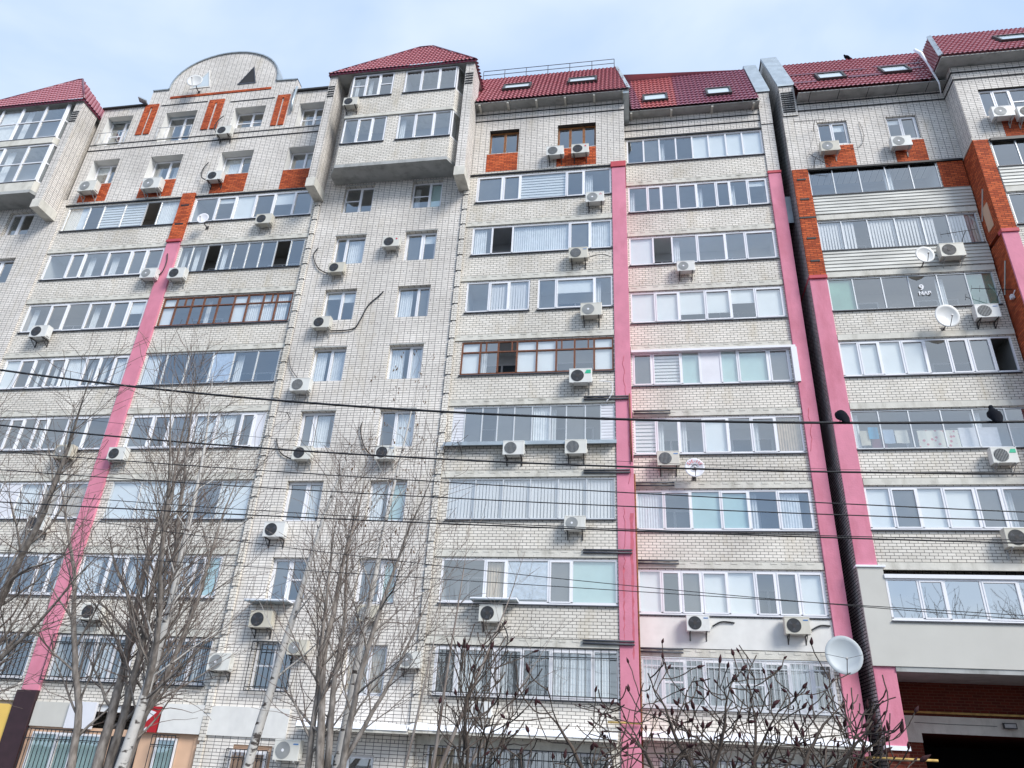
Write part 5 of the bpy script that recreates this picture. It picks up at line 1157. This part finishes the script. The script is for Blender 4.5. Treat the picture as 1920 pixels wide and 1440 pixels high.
# ------------------------------------------------------------------ trees
def bark(name, col, col2, sc=14, birch=False):
    m, nt, b = newmat(name); N, L = nt.nodes, nt.links; g = N.new('ShaderNodeNewGeometry'); mp = N.new('ShaderNodeMapping'); mp.inputs['Scale'].default_value = (1, 1, 2.2) if birch else (1, 1, .35)
    nz = N.new('ShaderNodeTexNoise'); nz.inputs['Scale'].default_value = sc; nz.inputs['Detail'].default_value = 5; L.new(g.outputs['Position'], mp.inputs[0]); L.new(mp.outputs[0], nz.inputs['Vector'])
    cr = N.new('ShaderNodeValToRGB'); e = cr.color_ramp.elements; e[0].position = .36 if birch else .3; e[0].color = (*col2, 1); e[1].position = .42 if birch else .7; e[1].color = (*col, 1)
    L.new(nz.outputs['Fac'], cr.inputs[0]); L.new(cr.outputs[0], b.inputs['Base Color']); b.inputs['Roughness'].default_value = .85
    bp = N.new('ShaderNodeBump'); bp.inputs['Strength'].default_value = .6; bp.inputs['Distance'].default_value = .02; L.new(nz.outputs['Fac'], bp.inputs['Height']); L.new(bp.outputs[0], b.inputs['Normal'])
    return m
M_barkg = bark('grey_bark', (.36, .32, .285), (.12, .10, .085)); M_barkt = bark('twig_bark', (.24, .18, .155), (.10, .075, .06), 6)
M_birch = bark('birch_bark', (.52, .50, .47), (.06, .05, .045), 5, True); M_birt = bark('birch_twig', (.42, .37, .33), (.16, .12, .10), 5)
M_sumb = bark('sumac_bark', (.10, .075, .058), (.04, .03, .025)); M_cone = principled('sumac_cone', (.035, .007, .009), .9, noise=.5, nscale=60); M_leaf = principled('dry_catkin', (.13, .075, .035), .9, noise=.3)
def branch(tr, r, p, d, L_, rad, lvl, P, out_t, out_w):
    """grow one limb; thick wood goes to out_t, thin to out_w"""
    seg = P['seg'][lvl]; n = max(3, int(L_/seg)); pts = [p.copy()]; rads = [rad]; dirs = [d.copy()]
    for i in range(n):
        k = P['wob'][lvl]; d = (d+Vector((r.gauss(0, k), r.gauss(0, k), r.gauss(0, k)))+Vector((0, 0, P['up'][lvl]))+P.get('lean', Vector((0, 0, 0)))*.02).normalized()
        p = p+d*(L_/n); pts.append(p.copy()); dirs.append(d.copy()); rads.append(max(rad*(1-(i+1)/n)**P.get('tap', .8), P['min']))
    (out_t if lvl <= P['thick'] else out_w).tube(pts, rads, 7 if rad > .03 else (4 if rad > .008 else 3), cap=lvl == 0)
    if lvl+1 >= len(P['cnt']): 
        P['tips'].append((pts[-1].copy(), dirs[-1].copy())); return
    c = P['cnt'][lvl]; c = int(c*max(.35, L_/P['len'][lvl])+.5)
    for j in range(c):
        t = P['from'][lvl]+(1-P['from'][lvl])*(j+r.random()*.9)/c; t = min(t, .97); i = int(t*n); f = t*n-i; q = pts[i].lerp(pts[min(i+1, n)], f); dd = dirs[min(i+1, n)]
        az = j*2.4+r.uniform(-.6, .6); s = dd.orthogonal().normalized(); s.rotate(__import__('mathutils').Quaternion(dd, az)); a = math.radians(P['ang'][lvl]+r.uniform(-9, 9))
        nd = (dd*math.cos(a)+s*math.sin(a)).normalized(); ln = P['len'][lvl+1]*(1.15-.75*t)*r.uniform(.65, 1.2); br = max(rads[i]*P['rr'][lvl]*r.uniform(.8, 1.1), P['min'])
        branch(tr, r, q, nd, ln, br, lvl+1, P, out_t, out_w)
    P['tips'].append((pts[-1].copy(), dirs[-1].copy()))
def tree(name, lab, cat, stems, P, seed, mt, mw, grp=None):
    r = random.Random(seed); A, B = MB(), MB(); P = dict(P); P['tips'] = []
    for base, to, rad in stems:
        base, to = Vector(base), Vector(to); d = to-base
        branch(None, r, base, d.normalized(), d.length, rad, 0, P, A, B)
    b0 = Vector(stems[0][0]); root = empty(name, tuple(b0), lab, cat, grp)
    A.build('trunk', mt, root); B.build('crown', mw, root); return root, P['tips'], r
GREY = dict(seg=[.3, .25, .18, .12], wob=[.05, .10, .15, .19], up=[.012, .05, .06, .05], cnt=[15, 10, 6], len=[7, 2.3, 1.1, .45], ang=[34, 36, 40], rr=[.42, .5, .55], **{'from': [.22, .15, .1]}, min=.0035, thick=1, tap=.85)
BIR = dict(seg=[.4, .25, .18, .12], wob=[.022, .06, .10, .14], up=[.01, .02, -.01, -.08], cnt=[16, 8, 5], len=[8, 1.6, .9, .45], ang=[40, 40, 42], rr=[.30, .45, .55], **{'from': [.3, .15, .1]}, min=.003, thick=1, tap=.9)
def W3(px, z, Y): pass
# big multi-stemmed grey tree left of centre
tree('bare_tree', 'grey multi-stemmed bare tree rising in front of the lower left loggias', 'tree',
     [((-9.1, 13, 0), (-9.6, 13.3, 8.0), .105), ((-9.4, 13, 0), (-10.6, 12.8, 7.4), .08), ((-9.0, 13.1, 0), (-8.5, 13.4, 8.6), .10), ((-8.9, 12.9, 0), (-7.3, 12.6, 7.8), .08), ((-9.2, 13.2, 0), (-9.2, 13.6, 8.4), .09), ((-8.8, 13, .3), (-7.7, 13.2, 6.2), .07), ((-8.9, 13.1, 1.5), (-6.6, 13.2, 6.6), .06)], dict(GREY, cnt=[20, 13, 7], min=.0042), 11, M_barkg, M_barkt, 'bare grey trees before the facade')
tree('bare_tree', 'grey forked bare tree in front of the plain brick bay, left of the shrubs', 'tree',
     [((-5.1, 13, 0), (-4.7, 13.2, 7.2), .09), ((-5.4, 13, 0), (-5.9, 12.8, 6.3), .07), ((-5.0, 13.1, .6), (-3.9, 13.0, 6.6), .07), ((-5.1, 13, 1.4), (-5.2, 13.3, 7.1), .06), ((-5.0, 13, 1.2), (-3.0, 13.1, 4.6), .05)], dict(GREY, cnt=[20, 13, 7], min=.0042), 5, M_barkg, M_barkt, 'bare grey trees before the facade')
tree('bare_tree', 'bare tree whose brown limb leans in from the left edge', 'tree',
     [((-13.5, 13, 0), (-9.4, 13.0, 8.0), .13), ((-13.6, 13.2, 0), (-12.2, 13.0, 7.4), .10), ((-13.2, 12.8, .8), (-10.1, 12.4, 5.4), .07), ((-12.4, 12.6, 0), (-11.2, 12.9, 6.2), .06)], dict(GREY, cnt=[20, 13, 7], min=.0042), 23, M_barkg, M_barkt, 'bare grey trees before the facade')
tree('birch_tree', 'white-barked birch standing amid the stems of the multi-stemmed grey tree', 'tree', [((-8.44, 12.4, 0), (-8.5, 12.4, 8.4), .11)], dict(BIR, cnt=[14, 8, 4]), 3, M_birch, M_birt, 'white birches')
tree('birch_tree', 'slender white birch leaning between the two grey trees', 'tree', [((-6.65, 13.0, 0), (-6.1, 13.0, 8.8), .10)], dict(BIR, cnt=[13, 7, 4]), 8, M_birch, M_birt, 'white birches')
_, tips, r = tree('birch_tree', 'white birch with dry brown catkins near the right window column', 'tree', [((-5.5, 14.2, 0), (-4.8, 14.2, 9.4), .10)], dict(BIR, cnt=[14, 8, 4]), 14, M_birch, M_birt, 'white birches')
m = MB()
for p, d in tips:
    if p.z > 5.2 and r.random() < .8:
        for k in range(3):
            q = p+Vector((r.uniform(-.06, .06), r.uniform(-.06, .06), r.uniform(-.12, .02))); m.tube([tuple(q), tuple(q-Vector((r.uniform(-.01, .01), 0, .05)))], [.012, .006], 4)
m.build('catkins', M_leaf, _)
tree('birch_tree', 'thin pale birch sapling with several bending stems, left of the flat-topped shrubs', 'tree',
     [((-3.6, 12.6, 0), (-2.1, 12.6, 5.0), .05), ((-3.4, 12.6, 0), (-2.6, 12.8, 5.4), .04), ((-3.7, 12.5, 0), (-1.3, 12.4, 3.6), .035), ((-3.9, 12.5, 0), (-2.9, 12.3, 4.4), .035)], dict(BIR, cnt=[10, 5, 3], len=[5, 1.1, .6, .3], up=[.02, .06, .03, 0]), 31, M_birt, M_birt, 'white birches')
# staghorn sumacs with dark cones
SUM = dict(seg=[.16, .13, .1, .08], wob=[.10, .15, .18, .2], up=[.01, .07, .11, .13], cnt=[7, 5, 3], len=[2.4, 1.3, .75, .4], ang=[58, 54, 48], rr=[.64, .66, .68], **{'from': [.35, .3, .35]}, min=.009, thick=1, tap=.6)
cone_me = None
def sumac(lab, stems, seed, ncone, P=SUM):
    global cone_me
    root, tips, r = tree('sumac_shrub', lab, 'shrub', stems, P, seed, M_sumb, M_sumb, 'sumac shrubs with dark cones')
    if cone_me is None:
        c = MB(); c.rings([[(rr*math.cos(t)*(1+.12*math.sin(5*t+z*40)), rr*math.sin(t), z) for t in [2*math.pi*k/8 for k in range(8)]] for z, rr in ((-.01, .008), (.015, .024), (.05, .030), (.085, .022), (.12, .010), (.14, .003))]); cone_me = c.mesh('seed_cone', M_cone)
    tips = [t for t in tips if t[0].z > 1.2]; r.shuffle(tips)
    for p, d in tips[:ncone]:
        o = bpy.data.objects.new('seed_cone', cone_me); C.objects.link(o); o.parent = root; o.location = p-root.location
        o.rotation_euler = (d+Vector((r.uniform(-.4, .4), 0, r.uniform(-.3, .5)))).to_track_quat('Z', 'Y').to_euler(); s = r.uniform(.5, .95); o.scale = (s, s, s*r.uniform(.8, 1.15))
sumac('sumac shrub with upright twigs and few cones, left of the two broad ones', [((-2.35, 11.5, 0), (-2.5, 11.5, 3.2), .035), ((-2.3, 11.6, 0), (-1.7, 11.6, 2.9), .03), ((-2.6, 11.4, 0), (-3.0, 11.5, 3.3), .03)], 41, 20, dict(SUM, ang=[28, 30, 30]))
sumac('broad sumac shrub in front of the middle pink pier', [((.35, 11.2, 0), (-.9, 11.2, 2.7), .055), ((.4, 11.2, 0), (-.1, 11.4, 2.9), .05), ((.5, 11.1, 0), (.3, 11.1, 2.5), .045), ((.3, 11.3, .3), (-1.6, 11.3, 2.0), .04)], 17, 78)
sumac('broadest sumac shrub, spreading towards the narrow gap', [((1.2, 11.4, 0), (.9, 11.4, 2.9), .055), ((1.3, 11.4, 0), (1.6, 11.5, 3.1), .05), ((1.3, 11.3, 0), (2.6, 11.3, 2.6), .055), ((1.4, 11.5, 0), (3.2, 11.5, 2.1), .05), ((1.2, 11.5, 0), (2.0, 11.4, 2.9), .04)], 29, 98)
sumac('dense sumac shrub between the two broad ones, behind them', [((1.0, 12.6, 0), (.5, 12.6, 2.7), .045), ((1.1, 12.6, 0), (1.3, 12.6, 3.0), .04), ((1.1, 12.7, 0), (2.2, 12.6, 2.5), .04), ((2.3, 12.6, 0), (3.1, 12.6, 2.6), .04), ((2.2, 12.6, 0), (2.5, 12.6, 2.8), .04)], 37, 70)
# trees across the street, mirrored in the second-storey panes
for i, (x, y, h, s) in enumerate(((16.2, 6.5, 11, 61), (19.0, 5, 12, 62), (22.5, 6.5, 12, 63))):
    tree('street_tree', ['bare tree across the street, mirrored in the first panes of the plastered loggia', 'bare tree across the street, mirrored in the right panes of the plastered loggia', 'bare tree across the street, farthest to the right'][i], 'tree',
         [((x, y, 0), (x+.4, y, h), .26), ((x, y, 2), (x-3, y+1, h*.85), .15), ((x, y, 2.4), (x+3, y-.5, h*.85), .15)], dict(GREY, cnt=[14, 8, 5], len=[h, 4, 1.8, .8], seg=[.6, .5, .4, .3], min=.008), s, M_barkg, M_barkt, 'bare trees across the street')
